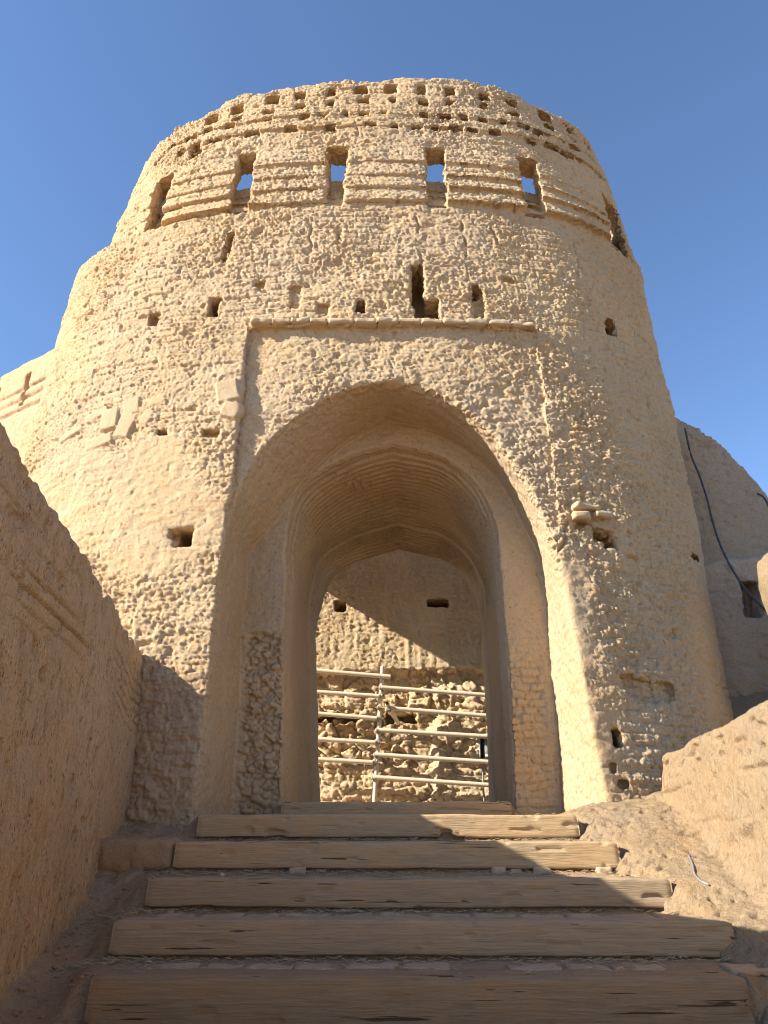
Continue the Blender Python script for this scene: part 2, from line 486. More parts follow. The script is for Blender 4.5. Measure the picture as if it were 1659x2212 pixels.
def tower_sdf(x, y, z):
    d = t_outer(x, y, z)
    ragged = .05*vn(x, y, z, 3, seed=21) + .06*vn(x, y, z, 1.1, seed=22) + .045*vn(x, y, z, 7.5, seed=74)
    top = z - (t_top(x) + ragged)
    body = smax(d, top, .05)
    body = np.maximum(body, y - np.where(x < -1.7, 9.6, 10.3))
    hollow = np.maximum(np.maximum(d+.31, 6.9-z), y-9.9)
    body = np.maximum(body, -hollow)
    # framed recess over the gate
    if z.min() < 5.6:
        dep = np.interp(x, [-1.6, 1.6], [.075, .025]).astype(F)
        sk = t_skew(z)
        R = np.maximum(np.maximum(np.abs(x-.01)-1.59-.02*vn(x, y, z, 4, seed=31), z-5.22), 2.75-z)
        rec = np.maximum(R, -dep-d)
        body = smax(body, -rec, .02)
        # gate niche: outer arch narrowing to the pilaster plane
        ys = t_surf(x, z) + .10
        yb = 7.8 + .0*z
        s = np.clip((y-ys)/np.maximum(yb-ys, .1), 0, 1)
        zz = z + .02*vn(x, y, z, 2.2, seed=5)
        xx = x + .025*vn(x, y, z, 1.4, seed=6)
        c = outer_arch(xx, zz)*(1-s) + mid_arch(xx, zz)*s
        niche = np.maximum(c, y-yb)
        body = smax(body, -niche, np.where(x > 0, .08, .03)*np.where(y > ys+.5, .3, 1))
        # vaulted passage
        q = np.clip((y-7.8)/2.5, 0, 1.2)
        xi = (xx-.095*q)/(1+.05*q)
        step = .035*sstep(9.52, 9.55, y)
        c3 = inner_arch(xi, zz + .32*q) + step
        # splayed left jamb
        pas = np.maximum(c3 - .06*(1-sstep(7.8, 8.1, y)), -(y-5.5))
        pas = np.maximum(pas, y-12)
        body = smax(body, -pas, .03)
    # loopholes: tall niches, open at the top of their back
    if z.max() > 7.1:
        for lx, lz in LOOP:
            if x.max() < lx-.5 or x.min() > lx+.5: continue
            w = .120+.032*vn(x, y, z, 7, seed=41)+.012*vn(x, y, z, 17, seed=40)
            dl = np.abs(x-lx-.06*lx*(d*-1)) - w
            n1 = np.maximum(dl, np.abs(z-7.69)-.55 - .02*vn(x, y, z, 6, seed=42))
            slope = np.maximum(-.26-d, -(.0))
            n1 = np.maximum(n1, (-d-.10) - .18*np.clip((z-7.26)/.5, 0, 1))
            n2 = np.maximum(dl+.008, np.abs(z-8.09)-.17)
            n2 = np.maximum(n2, np.abs(d)-.6)
            body = smax(body, -np.minimum(n1, n2), .03)
    # putlog holes, lost bricks
    x0, x1, z0, z1 = x.min(), x.max(), z.min(), z.max()
    if y.min() < 9.6:
        for hx, hz, hw, hh, hd, _, _ in HOLES:
            if hx+hw+.15 < x0 or hx-hw-.15 > x1 or hz+hh+.15 < z0 or hz-hh-.15 > z1: continue
            m = (np.abs(x-hx) < hw+.15) & (np.abs(z-hz) < hh+.15) & (y < 9.6)
            if not m.any(): continue
            xm, ym, zm = x[m], y[m], z[m]
            wob = .018*vn(xm, ym, zm, 11, seed=43)
            b = smax(np.abs(xm-hx)-hw, np.abs(zm-hz)-hh, .03) + wob
            b = np.maximum(b, -d[m]-hd + wob)
            body[m] = smax(body[m], -b, .025)
    return np.minimum(body, 3)

def tower_keep(x, y, z):
    # only what can be seen from near the photograph's side, plus the shell that casts its shadows
    return np.ones(len(x), bool)

def seg_dist(x, z, pts):
    d = np.full(len(x), 9., F)
    for a, b in zip(pts[:-1], pts[1:]):
        ex, ez = b[0]-a[0], b[1]-a[1]
        t = np.clip(((x-a[0])*ex+(z-a[1])*ez)/(ex*ex+ez*ez), 0, 1)
        d = np.minimum(d, np.hypot(x-a[0]-t*ex, z-a[1]-t*ez))
    return d

def face_pts(pxs):
    out = []
    for px, py in pxs:
        Y = 7.0
        a, b = ray(px, py)
        for _ in range(10): Y = float(t_surf(np.array([a*Y], F), np.array([b*Y], F))[0])
        out.append((a*Y, b*Y))
    return out

CRACKS = [face_pts(q) for q in (
    [(898, 470), (905, 505), (900, 530), (912, 560), (905, 590)],
    [(672, 488), (676, 520), (668, 550)], [(734, 490), (732, 520)], [(1000, 480), (1008, 520), (1012, 555)],
    [(1065, 490), (1078, 530)], [(1240, 520), (1252, 580)], [(500, 500), (490, 545), (470, 560)],
    [(232, 600), (225, 640), (205, 670), (150, 700)], [(1558, 1480), (1560, 1540), (1555, 1590)],
    [(345, 880), (330, 930)],
    [(1228, 1130), (1218, 1170), (1205, 1190)], [(1260, 880), (1268, 920)])]

def brick_pat(u, z, bl, bh, seed, jit=.25):
    """distance to the nearest joint and a random number per brick"""
    row = np.floor(z/bh)
    rs = (np.sin(row*12.9898+seed)*43758.5453) % 1
    uu = u/bl + rs
    col = np.floor(uu)
    fid = (np.sin(row*127.1+col*311.7+seed*7.7)*43758.5453) % 1
    fu = uu-col; fz = z/bh-row
    e = np.minimum(np.minimum(fu, 1-fu)*bl, np.minimum(fz, 1-fz)*bh)
    return e, fid

def rough_mud(x, y, z, amp=1.0):
    """eroded mud brick: lumps, bedding, chips"""
    wx = x + .04*vn(x, y, z, 5, seed=11); wz = z + .03*vn(x, y, z, 4, seed=12)
    d = .030*vn(x, y, z, 1.3, seed=13)
    d += .011*vn(x, y, z, 3.6, seed=14)
    d += .009*vn(x, y, wz, 6, 6, 15, seed=15)
    q = .022*vn(x, y, z, 17, seed=20)
    act = np.clip(.65+1.0*vn(x, y, z, 1.5, seed=7), .25, 1.3)
    _, _, c1 = worley(wx+q, y, wz+q, 10.0, 22.0, seed=9)
    _, _, c2 = worley(x+q, y, z-q, 28.0, 48.0, seed=10)
    d += (.008*c1 + .008*c2)*act
    # dark seams between flakes
    n = vn(wx, y, wz, 9, 9, 19, seed=16)
    d -= .020*np.exp(-(n/.075)**2)*act
    n = vn(x, y, wz, 19, 19, 34, seed=6)
    d -= .014*np.exp(-(n/.12)**2)*act
    d += .007*vn(wx, y, wz, 30, 30, 44, seed=17)*act
    d += .010*vn(x, y, z, 52, seed=18)
    pit = vn(wx, y, wz, 8.5, 8.5, 15, seed=19)
    d -= .032*sstep(.55, .8, pit)
    pit = vn(wx, y, wz, 20, 20, 30, seed=8)
    d -= .020*sstep(.5, .78, pit)
    return d*amp

def build_tower():
    V, Q = surface_net(tower_sdf, (-4.8, 5.3, -.7), (4.2, 10.7, 10.1), .0130)
    # drop what is deep behind the tower or inside the roof hollow and never seen: keep everything else
    x, y, z = [V[:, i].astype(F) for i in range(3)]
    N = vnormals(V, Q)
    ys = t_surf(x, z)
    inner = (y > ys+.13) & (np.abs(x) < 1.75) & (z < 4.75)            # niche and passage
    yb = 7.8 + .0*z
    pil = inner & (np.abs(y-yb) < .05) & (np.abs(x) > .97)
    vault = inner & (y > yb+.08)
    front = (~inner) & (y < 9.6)
    w_in = np.clip((y-(ys+.08))/.10, 0, 1)*((np.abs(x) < 1.75) & (z < 4.75))
    rm = rough_mud(x, y, z)
    # where smooth plaster survives on the outside
    def blob(cx, cz, rx, rz): return np.clip(1.4-np.hypot((x-cx)/rx, (z-cz)/rz), 0, 1)
    pl = np.maximum.reduce([blob(-3.05, 3.35, 1.25, .62), blob(-2.3, 2.9, .7, .6), .6*blob(3.3, 1.6, .5, 1.2)])
    pl = sstep(.15, .75, pl + .3*vn(x, y, z, 2.2, seed=23) + .1*vn(x, y, z, 7, seed=24))
    roughz = .9+.35*vn(x, y, z, .7, seed=25)
    recess = (np.abs(x) < 1.6) & (z < 5.22) & (z > 2.75) & front
    smoothd = .02*vn(x, y, z, 1.3, seed=13) + .007*vn(x, y, z, 6, seed=26) + .004*vn(x, y, z, 18, 18, 12, seed=27) + .002*vn(x, y, z, 40, seed=28)
    f1, f2, _ = worley(x, y, z, 5.2, 4.2, seed=2)
    smoothd = smoothd - .010*(1-sstep(.0, .05, f2-f1))*sstep(-.1, .3, vn(x, y, z, 2.5, seed=29)) + .008*vn(x, y, z, 13, 13, 22, seed=75) - .010*sstep(.5, .75, vn(x, y, z, 22, 22, 30, seed=76)) + .003*vn(x, y, z, 50, seed=77)
    # chunky rubble and coursing low on the flanks
    e, fid = brick_pat(x+.06*vn(x, y, z, 5, seed=33)+.03*vn(x, y, z, 13, seed=32), z+.035*vn(x, y, z, 4, seed=34)+.012*vn(x, y, z, 14, seed=31), .15, .085, 2.0)
    low = 1-sstep(2.2, 4.0, z + .5*vn(x, y, z, 1.2, seed=35))
    band = np.clip(1.6-np.abs(x-2.35-.12*(1.5-z))/.45, 0, 1)
    lowL = (x < -1.6)*(1-sstep(2.0, 3.0, z))
    bk = np.clip(low*(band+.8*lowL), 0, 1)*sstep(-.35, .15, vn(x, y, z, 2.4, seed=30))
    bkd = (fid-.5)*.032 - .018*(1-sstep(.0, .012, e)) + .6*rm + .010*vn(x, y, z, 24, seed=36) + .008*vn(x, y, z, 48, seed=37)
    e2, fid2 = brick_pat(x+.04*vn(x, y, z, 4, seed=38), z+.025*vn(x, y, z, 3, seed=39), .27, .095, 5.0)
    course = -.017*(1-sstep(0, .014, e2))*sstep(-.25, .3, vn(x, y, z, 1.6, seed=40)) + (fid2-.5)*.014
    dfr = rm*roughz*(1-pl) + smoothd*pl + course*(1-pl)
    dfr = np.where(recess, rough_mud(x, y, z, .8) + .008*vn(x, y, z, 12, seed=44), dfr)
    dfr = dfr*(1-.75*bk) + bkd*bk
    # strip of newer plaster beside the opening on the right
    strip = sstep(1.5, 1.62, x)*(1-sstep(1.70, 1.86, x+.12*vn(x, y, z, 3, seed=45)))*(1-sstep(2.2, 3.0, z))
    dfr = dfr*(1-strip) + smoothd*.8*strip
    for c in CRACKS:
        k = seg_dist(x+.035*vn(x, y, z, 7, seed=46)+.015*vn(x, y, z, 20, seed=69), z, c)
        dfr -= (.025 if c[0][0] < -2.4 else .055)*np.clip(.7+.9*vn(x, y, z, 8, seed=68), 0, 1)*np.exp(-(k/(.007 if c[0][0] < -2.4 else .011))**2)
    # a pair of slabs standing proud left of the gate
    for cx, cz, w_, h_, an, o in ((-3.02, 4.17, .105, .14, .05, .03), (-2.82, 4.05, .10, .15, -.25, .022), (-2.78, 4.3, .09, .11, .1, .02), (-3.2, 4.27, .15, .06, .35, .022), (-2.5, 4.32, .1, .05, .4, .02), (-2.58, 4.12, .06, .10, -.4, .02), (-1.72, 4.35, .12, .14, .2, .05), (-1.66, 4.1, .10, .1, -.3, .05), (-3.5, 4.1, .16, .05, .4, .02), (-3.1, 3.9, .16, .07, .2, .018)):
        u = (x-cx)*math.cos(an)+(z-cz)*math.sin(an); v = -(x-cx)*math.sin(an)+(z-cz)*math.cos(an)
        mk = (1-sstep(w_-.015, w_+.004, np.abs(u)))*(1-sstep(h_-.015, h_+.004, np.abs(v)))*(y < ys+.3)
        dfr = dfr*(1-mk) + mk*(o+.004*vn(x, y, z, 12, seed=47)+.02*u)
    # inside of the niche
    fw1, fw2, fid3 = worley(x+.02*vn(x, y, z, 9, seed=63), y*.4, z+.02*vn(x, y, z, 9, seed=64), 11.0, 16.0, seed=4)
    rub = .03*(fid3) + .028*(sstep(0, .22, fw2-fw1)-1) + .007*vn(x, y, z, 26, seed=48)
    lowp = pil*(1-sstep(1.98, 2.02, z + .03*vn(x, y, z, 4, seed=49)))*np.where(x > 0, np.clip(.75+.9*vn(x, y, z, 1.6, seed=50), 0, 1), 1)
    edgep = sstep(1.03, 1.13, np.abs(x))*(1-.9*sstep(1.46, 1.55, np.abs(x)))
    e4, fid4 = brick_pat(x+.06*vn(x, y, z, 6, seed=61), z+.03*vn(x, y, z, 5, seed=62)+.012*vn(x, y, z, 15, seed=65), .14, .078, 9.0)
    rubR = (fid4-.5)*.03 - .02*(1-sstep(0, .014, e4)) + .006*vn(x, y, z, 26, seed=48)
    rub = np.where(x > 0, rubR, rub)
    din = smoothd*.9
    din = din*(1-lowp*edgep) + (rub-.02)*lowp*edgep
    # vault rings
    s = (y-7.8)/.09 + .45*vn(x, y, z, 1.6, seed=51) + .12*vn(x, y, z, 7, seed=66)
    saw = s-np.floor(s)
    hi = sstep(2.3, 3.0, z)
    dv = -.034*saw*hi*(1+.8*vn(x, y, z, 2.6, seed=67)) + .006*vn(x, y, z, 9, seed=52) + .003*vn(x, y, z, 30, seed=53) + .012*vn(x, y, z, 2, seed=54) - .008*hi*sstep(.3, .7, vn(x, y, z, 14, 4, 14, seed=55))
    din = np.where(vault, dv, din)
    # crack over the arch and a worn front lip
    lip = inner & (y < ys+.35) & (z > 3.4)
    din = din + np.where(lip, .02*vn(x, y, z, 12, seed=56)+.012*vn(x, y, z, 25, seed=57), 0)*(1-sstep(.15, .32, y-ys))
    k = np.abs(y-(yb-.07+.03*vn(x, y, z, 2.5, seed=58)))
    din = din - np.where(inner & (z > 3.3), .04*np.exp(-(k/.010)**2)*sstep(-.5, .2, vn(x, y, z, 2, seed=59)), 0)
    disp = dfr*(1-w_in) + din*w_in
    disp = np.where(y > 9.7, np.where(inner, disp, 0), disp)
    V = V + N*disp[:, None]
    V = V + N*0
    # split into parts by face
    ic = inner[Q].sum(1) >= 3
    fy = V[Q, 1].mean(1); fz = V[Q, 2].mean(1); fx = V[Q, 0].mean(1)
    vm = ic & (vault[Q].sum(1) >= 3)
    root = empty('gate_tower', (0, 6.4, .3))
    tag(root, 'tall round-fronted mud brick gate tower with loopholes and a deep pointed arch', 'gate tower')
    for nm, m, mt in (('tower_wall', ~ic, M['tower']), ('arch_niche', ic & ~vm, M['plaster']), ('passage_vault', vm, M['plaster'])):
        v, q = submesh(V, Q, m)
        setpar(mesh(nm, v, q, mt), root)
    return root

# ------------------------------------------------------------------ small shapes
def block(name, c, size, mat, parent=None, rot=(0, 0, 0), jit=.006, seed=0, n=6, bev=.12, amp=.004, bend=0.0):
    """a worn rectangular block: subdivided rounded box, edges nibbled by noise"""
    sx, sy, sz = size
    m = max(size)
    seg = [max(2, int(n*s/m*1.0)+1) if s < m else n for s in size]
    vs = {}; Vv = []; Qq = []
    def vid(i, j, k):
        key = (i, j, k)
        if key not in vs:
            vs[key] = len(Vv); Vv.append((i/seg[0]*2-1, j/seg[1]*2-1, k/seg[2]*2-1))
        return vs[key]
    for ax in range(3):
        a, b = [q for q in range(3) if q != ax]
        for side in (0, seg[ax]):
            for i in range(seg[a]):
                for j in range(seg[b]):
                    def g(ii, jj):
                        t = [0, 0, 0]; t[ax] = side; t[a] = ii; t[b] = jj; return vid(*t)
                    q = [g(i, j), g(i+1, j), g(i+1, j+1), g(i, j+1)]
                    if (side == 0) != (ax == 1): q = q[::-1]
                    Qq.append(q)
    V = np.array(Vv); h = np.array(size)/2
    r = bev*min(size)
    p = V*h
    inner = np.clip(p, -(h-r), h-r)
    dl = p-inner; ln = np.linalg.norm(dl, axis=1)[:, None]
    p = np.where(ln > 1e-9, inner + dl/np.maximum(ln, 1e-9)*r, p)
    nn = np.where(ln > 1e-9, dl/np.maximum(ln, 1e-9), V)
    rx, ry, rz = rot
    R = (Matrix.Rotation(rz, 3, 'Z') @ Matrix.Rotation(ry, 3, 'Y') @ Matrix.Rotation(rx, 3, 'X'))
    p[:, 2] += bend*(p[:, 0]/h[0])**2
    R = np.array(R)
    p = p@R.T; nn = nn@R.T
    w = p + np.array(c)
    x, y, z = [w[:, i].astype(F)+seed*1.37 for i in range(3)]
    d = amp*(vn(x, y, z, 8/m if m > .6 else 12, seed=70)*1.6 + vn(x, y, z, 30, seed=71)) - jit*np.clip(vn(x, y, z, 14, seed=72), 0, 1)*2*(np.clip(ln[:, 0]/max(r, 1e-6), 0, 1))
    w = w + nn*d[:, None]
    loc = np.array(c)
    o = mesh(name, w-loc, Qq, mat, None)
    o.location = c
    if parent: setpar(o, parent)
    return o

def tube(name, pts, r, mat, parent=None, sides=12, wob=0, hollow=False, smoothn=0):
    pts = [np.array(p, float) for p in pts]
    if smoothn: pts = smooth_poly(pts, smoothn)
    if len(pts) == 2:
        a_, b_ = pts; L_ = np.linalg.norm(b_-a_); e_ = min(.004, L_*.1)/L_
        pts = [a_, a_+(b_-a_)*e_, a_+(b_-a_)*(1-e_), b_]
    org = pts[0].copy()
    V = []; Q = []
    n = len(pts)
    up = np.array([0, 0, 1.])
    for i, p in enumerate(pts):
        t = pts[min(i+1, n-1)]-pts[max(i-1, 0)]; t /= np.linalg.norm(t)+1e-9
        u = np.cross(t, up)
        if np.linalg.norm(u) < .1: u = np.cross(t, np.array([0, 1., 0]))
        u /= np.linalg.norm(u); v = np.cross(u, t)
        for k in range(sides):
            a = 2*math.pi*k/sides
            V.append(p-org + r*(math.cos(a)*u+math.sin(a)*v))
    for i in range(n-1):
        for k in range(sides):
            a = i*sides+k; b = i*sides+(k+1) % sides
            Q.append((a, b, b+sides, a+sides))
    if not hollow:
        for base, rev in ((0, 0), ((n-1)*sides, 1)):
            for k in range(1, sides//2):
                q = (base+k-1, base+k, base+sides-1-k, base+sides-k if k > 1 else base+sides-1)
                q = (base+(k-1), base+k, base+sides-1-k, base+(sides-k) % sides)
                Q.append(q if rev else q[::-1])
    o = mesh(name, V, Q, mat, None)
    o.location = org
    if parent: setpar(o, parent)
    return o

tower = build_tower()

# ledge of bricks over the recess
def ledge():
    edges = [545, 590, 632, 672, 710, 768, 815, 862, 910, 957, 1005, 1055, 1103, 1156]
    VV, QQ = [], []
    for i in range(len(edges)-1):
        x0 = (edges[i]-848)/1361*7.0; x1 = (edges[i+1]-848)/1361*7.0
        xm = (x0+x1)/2
        rr = random.Random(i+300)
        z = 5.26 + .008*abs(xm)**2*(1 if xm < 0 else .4) + rr.uniform(-.006, .006)
        ysf = float(t_surf(np.array([xm], F), np.array([z], F))[0])
        if rr.random() < .0: continue
        b = block('tmp', (xm, ysf+.055+rr.uniform(-.012, .012), z), ((x1-x0)-.010, .22, .058), M['brick'], rot=(rr.uniform(-.04, .04), rr.uniform(-.02, .02), .06), seed=i, n=9, jit=.012, amp=.005)
        me = b.data
        v = np.zeros(len(me.vertices)*3); me.vertices.foreach_get('co', v); v = v.reshape(-1, 3)+np.array(b.location)
        q = np.zeros(len(me.loops), int); me.loops.foreach_get('vertex_index', q)
        QQ.append(q.reshape(-1, 4)+sum(len(a) for a in VV)); VV.append(v)
        bpy.data.objects.remove(b)
    setpar(mesh('brick_ledge', np.concatenate(VV), np.concatenate(QQ), M['brick']), tower)
ledge()

def on_face(px, py, off=0.0):
    Y = 7.0; a, b = ray(px, py)
    for _ in range(12): Y = float(t_surf(np.array([a*Y], F), np.array([b*Y], F))[0])
    return (a*Y, Y+off, b*Y)
for px, py, w_, h_, rz in ((1258, 1101, .26, .06, .15), (1250, 1121, .18, .075, -.1), (1290, 1119, .2, .06, .2)):
    q = on_face(px, py, .03)
    setpar(block('lintel_brick', q, (w_, .26, h_), M['brick'], rot=(0, -.08 if py > 1110 else 0, rz+.2), seed=px, n=8, jit=.012), tower)
q = on_face(905, 679, .16)
tag(block('timber_offcut', (q[0]+.05, q[1], 5.35), (.2, .12, .06), M['wood'], rot=(0, .12, .2), seed=5, n=8), 'short pale timber offcut lying in the broken hole above the brick ledge', 'timber')

#        Y front, z top, height, depth, left px, right px at the front top edge
BEAMS = [(7.6, .338, .13, .20, 605, 1101, 1731), (6.02, None, .155, .20, 425, 1243, 1759), (5.55, None, .165, .21, 375, 1330, 1818),
         (5.05, None, .155, .22, 315, 1443, 1899), (4.55, None, .165, .22, 239, 1574, 1987), (4.02, None, .24, .24, 190, 1602, 2108)]
BZ = []
for Y, zt, h_, dp, l, r, py in BEAMS:
    a, b = ray(l, py); a2, _ = ray(r, py)
    BZ.append(dict(Y=Y, z=b*Y, h=h_, d=dp, x0=a*Y, x1=a2*Y))
for b in BZ[::-1]: pass
ORD = sorted(BZ, key=lambda b: b['Y'])
def line(y): return np.interp(y, [-4, .3, 4.02, 4.55, 5.05, 5.55, 6.02, 6.3, 7.6, 7.8], [-1.75, -1.72, ORD[0]['z'], ORD[1]['z'], ORD[2]['z'], ORD[3]['z'], ORD[4]['z'], ORD[4]['z']+.05, ORD[5]['z'], ORD[5]['z']])
# ------------------------------------------------------------------ generic wall from a field
def wall(name, sdf, lo, hi, h, mat, disp, label, cat, loc=None, group=None, margin=1.8):
    V, Q = surface_net(sdf, lo, hi, h, margin=margin)
    N = vnormals(V, Q)
    x, y, z = [V[:, i].astype(F) for i in range(3)]
    V = V + N*disp(x, y, z, N)[:, None]
    loc = np.array(loc if loc is not None else ((lo[0]+hi[0])/2, (lo[1]+hi[1])/2, lo[2]))
    o = mesh(name, V-loc, Q, mat); o.location = loc
    if label: tag(o, label, cat, group)
    return o

# the near wall on the left
def nl_top(y): return np.interp(y, [0, 2, 2.9, 3.2, 3.6, 3.9, 4.4, 4.9, 5.2, 5.6, 5.9, 6.4], [2.78, 2.38, 2.10, 2.01, 1.90, 1.82, 1.73, 1.61, 1.57, 1.54, 1.54, 1.56]).astype(F)
def nl_sdf(x, y, z):
    face = x - (-1.88 - .045*(z-.5) - .012*(y-4) - .22*np.clip((y-5.2)/1.2, 0, 1)) 
    top = z - (nl_top(y) + .035*vn(x, y, z, 2.6, seed=81) + .02*vn(x, y, z, 7, seed=82))
    d = smax(face, top, .10)
    d = np.maximum(d, -(x+2.75))
    return d
def nl_disp(x, y, z, N):
    d = .014*vn(x, y, z, 2, seed=83)+.008*vn(x, y, z, 6, seed=84)
    wz = z + .05*vn(x, y, z, 3, seed=85)
    d += .005*vn(x, y, wz, 20, 20, 9, seed=86) + .0035*vn(x, y, wz, 45, 45, 22, seed=87)
    pit = vn(x, y, wz, 26, 26, 9, seed=88)
    up = sstep(.9, 1.5, z)
    d -= .034*sstep(.38-.1*up, .72, pit)
    # course lines
    for z0, wdt, dep in ((1.27, .010, .045), (1.365, .010, .032), (1.17, .009, .022), (1.62, .009, .02), (1.5, .009, .016), (1.07, .009, .012)):
        zz = z - (z0-.105*(y-3.5)) + .010*vn(x, y, z, 5, seed=89) + .004*vn(x, y, z, 17, seed=118)
        mk = sstep(-.7, -.1, vn(x, y, z, 1.7, 1.7, 5, seed=int(90+z0*10)))*(1-sstep(4.6, 5.0, y))*np.clip(.7+1.2*vn(x, y, z, 4.5, seed=117), 0, 1)
        d -= dep*mk*np.exp(-(zz/wdt)**2)
    # brick joints near the far end
    e, fid = brick_pat(y+.02*vn(x, y, z, 5, seed=95), z+.1*(y-5.5)+.012*vn(x, y, z, 5, seed=96), .26, .085, 3.0)
    mk = sstep(5.0, 5.5, y)*sstep(.75, .95, z)*(1-sstep(1.25, 1.35, z))
    d -= .022*(1-sstep(0, .014, e))*mk
    edge = sstep(-.28, -.02, z-nl_top(y))
    d += edge*(.022*vn(x, y, z, 9, seed=97)+.014*vn(x, y, z, 20, seed=98)-.03*sstep(.3, .8, vn(x, y, z, 11, 11, 6, seed=99)))
    return d
wall('stair_side_wall', nl_sdf, (-2.8, 1.6, -1.3), (-1.2, 6.6, 2.6), .0115, M['near'], nl_disp,
     'tall shaded mud plaster wall rising along the left side of the steps', 'wall')

# the low wall on the right
def nr_sdf(x, y, z):
    top = z - (np.interp(y, [2, 4.3, 4.75, 5.0, 5.3, 5.7, 6.1, 6.7], [1.0, .84, .77, .73, .71, .70, .67, .64]).astype(F) + .02*vn(x, y, z, 3, seed=101))
    face = -(x - (2.05 + .13*(z-.1) + .03*(5.8-y) + .12*np.maximum(0, 5.0-y)))
    d = smax(face, top, .07)
    # heap of plaster at its foot
    lim = np.interp(y, [3.9, 4.0, 4.5, 5.1, 5.6, 6.1, 6.6], [1.78, 1.78, 1.70, 1.55, 1.43, 1.32, 1.30]).astype(F)
    foot = z - (line(y) + np.interp(x-lim, [-.1, 0, .12, .35, .7, 1.0], [-.5, -.16, -.06, .0, .05, .12]).astype(F) + .018*vn(x, y, z, 2.5, seed=102) + .010*vn(x, y, z, 7, seed=114))
    foot = np.maximum(foot*.7, -(x-lim+.1))
    d = smax(d, y-6.38, .10)
    foot = np.maximum(foot, y-6.9)
    d = smin(d, foot, .07)
    end = y - 6.9
    d = np.maximum(d, end)
    d = np.maximum(d, x-2.95)
    return d
def nr_disp(x, y, z, N):
    d = .012*vn(x, y, z, 2, seed=103)+.008*vn(x, y, z, 6, seed=104)+.006*vn(x, y, z, 16, seed=105)
    d += .006*vn(x, y, z, 34, 34, 22, seed=106) + .006*np.abs(vn(x, y, z, 14, seed=115))
    pit = vn(x, y, z, 22, 22, 12, seed=107); d -= .022*sstep(.4, .75, pit)
    tp = sstep(.38, .52, z)*(1-sstep(.7, .8, z)); d -= tp*.03*sstep(.45, .75, vn(x, y, z, 12, 12, 18, seed=116))
    zz = z-(.40-.03*(y-5)) + .02*vn(x, y, z, 4, seed=108)
    d -= .016*1.6*np.exp(-(zz/.011)**2)*sstep(-.6, .0, vn(x, y, z, 3, seed=109))
    zz = z-(.13) + .02*vn(x, y, z, 4, seed=110)
    d -= .010*np.exp(-(zz/.012)**2)*sstep(-.1, .3, vn(x, y, z, 2, seed=111))
    ft = 1-sstep(-.2, .3, z-(-.552+(y-4)*.37+.3))
    d += ft*(.006*vn(x, y, z, 11, seed=112) + .005*vn(x, y, z, 26, seed=113))
    d -= .05*np.exp(-((y-4.95)**2+(z-.02)**2)/.004)
    return d
wall('low_side_wall', nr_sdf, (1.0, 2.6, -1.6), (3.0, 7.0, 1.2), .0125, M['right'], nr_disp,
     'low sunlit straw plastered wall with rounded top right of the steps', 'wall')

# added wall outside the view, throws warm sunlight back onto the shaded steps
def tw_sdf(x, y, z):
    d = smax(np.abs(x-3.5-.05*z)-.55, np.abs(y+3.6)-5.6, .1)
    return smax(d, z-(3.1+.15*vn(x, y, z, .6, seed=251)+.05*vn(x, y, z, 3, seed=252)), .15)
wall('added_bounce_wall', tw_sdf, (2.6, -9.6, -1.9), (4.6, 2.3, 3.6), .06, M['right'], lambda x, y, z, N: .03*vn(x, y, z, 2, seed=253)+.015*vn(x, y, z, 6, seed=254),
     'added unseen mud wall that bounces warm sunlight onto the steps and left wall', 'wall')

# bank and shaded curtain wall right of the tower
def rc_sdf(x, y, z):
    top = z - (np.interp(x, [3.0, 3.75, 4.15, 4.6, 4.85, 5.4, 6.5, 8], [6.0, 5.5, 5.22, 4.6, 4.1, 3.6, 3.2, 3.0]).astype(F) + .06*vn(x, y, z, 2, seed=121) + .03*vn(x, y, z, 6, seed=122))
    face = -(y - (8.9 + .06*z - .10*(x-4)))
    d = smax(face, top, .05)
    return np.maximum(d, y-10)
wall('curtain_wall', rc_sdf, (3.0, 8.0, -.5), (8.0, 10.1, 6.2), .026, M['farwall'],
     lambda x, y, z, N: rough_mud(x, y, z, .75),
     'high shaded mud curtain wall sloping down to the right behind the tower', 'wall')
def rl_sdf(x, y, z):
    top = z - (2.93 + .12*(x-3.7) + .04*vn(x, y, z, 3, seed=131))
    face = -(y - (8.1 - .12*(x-3.7) + .03*z))
    d = smax(face, top, .10)
    d = np.maximum(d, y-9.0)
    # putlog hole in the shaded block
    b = np.maximum(np.maximum(np.abs(x-3.93-.05*(z-2.5))-.085, np.abs(z-2.46)-.20), np.abs(y-8.0)-.45)
    return smax(d, -(b+.02*vn(x, y, z, 9, seed=132)), .03)
wall('buttress', rl_sdf, (3.0, 7.3, -.5), (7.5, 9.1, 3.8), .022, M['farwall'],
     lambda x, y, z, N: rough_mud(x, y, z, .65),
     'shaded mud block with a dark square hole beside the tower, behind the cable', 'buttress')
def bk_sdf(x, y, z):
    return z - (np.interp(y, [5.5, 6.6, 7.5, 8.2, 8.4], [.40, .48, .70, 1.50, 1.76]).astype(F) + .12*(x-3.8) + .05*vn(x, y, z, 1.5, seed=141))
bo = wall('earth_bank', bk_sdf, (2.6, 5.6, -.5), (7.5, 8.5, 2.6), .024, M['right'],
     lambda x, y, z, N: .012*vn(x, y, z, 6, seed=143)+.006*vn(x, y, z, 20, seed=144), None, None)
tag(bo, kind='structure')
def st_sdf(x, y, z):
    d = smax(np.abs(x-4.06-.05*vn(x, y, z, 3, seed=151))-.42, np.abs(y-7.15)-.25, .06)
    d = smax(d, z-(2.62+.05*vn(x, y, z, 4, seed=152)), .10)
    return d
wall('wall_stump', st_sdf, (3.4, 6.7, .5), (4.7, 7.6, 2.9), .02, M['right'],
     lambda x, y, z, N: .02*vn(x, y, z, 5, seed=153)+.01*vn(x, y, z, 14, seed=154)-.005,
     'rounded sunlit stump of mud wall at the right edge beside the cable', 'wall stump')

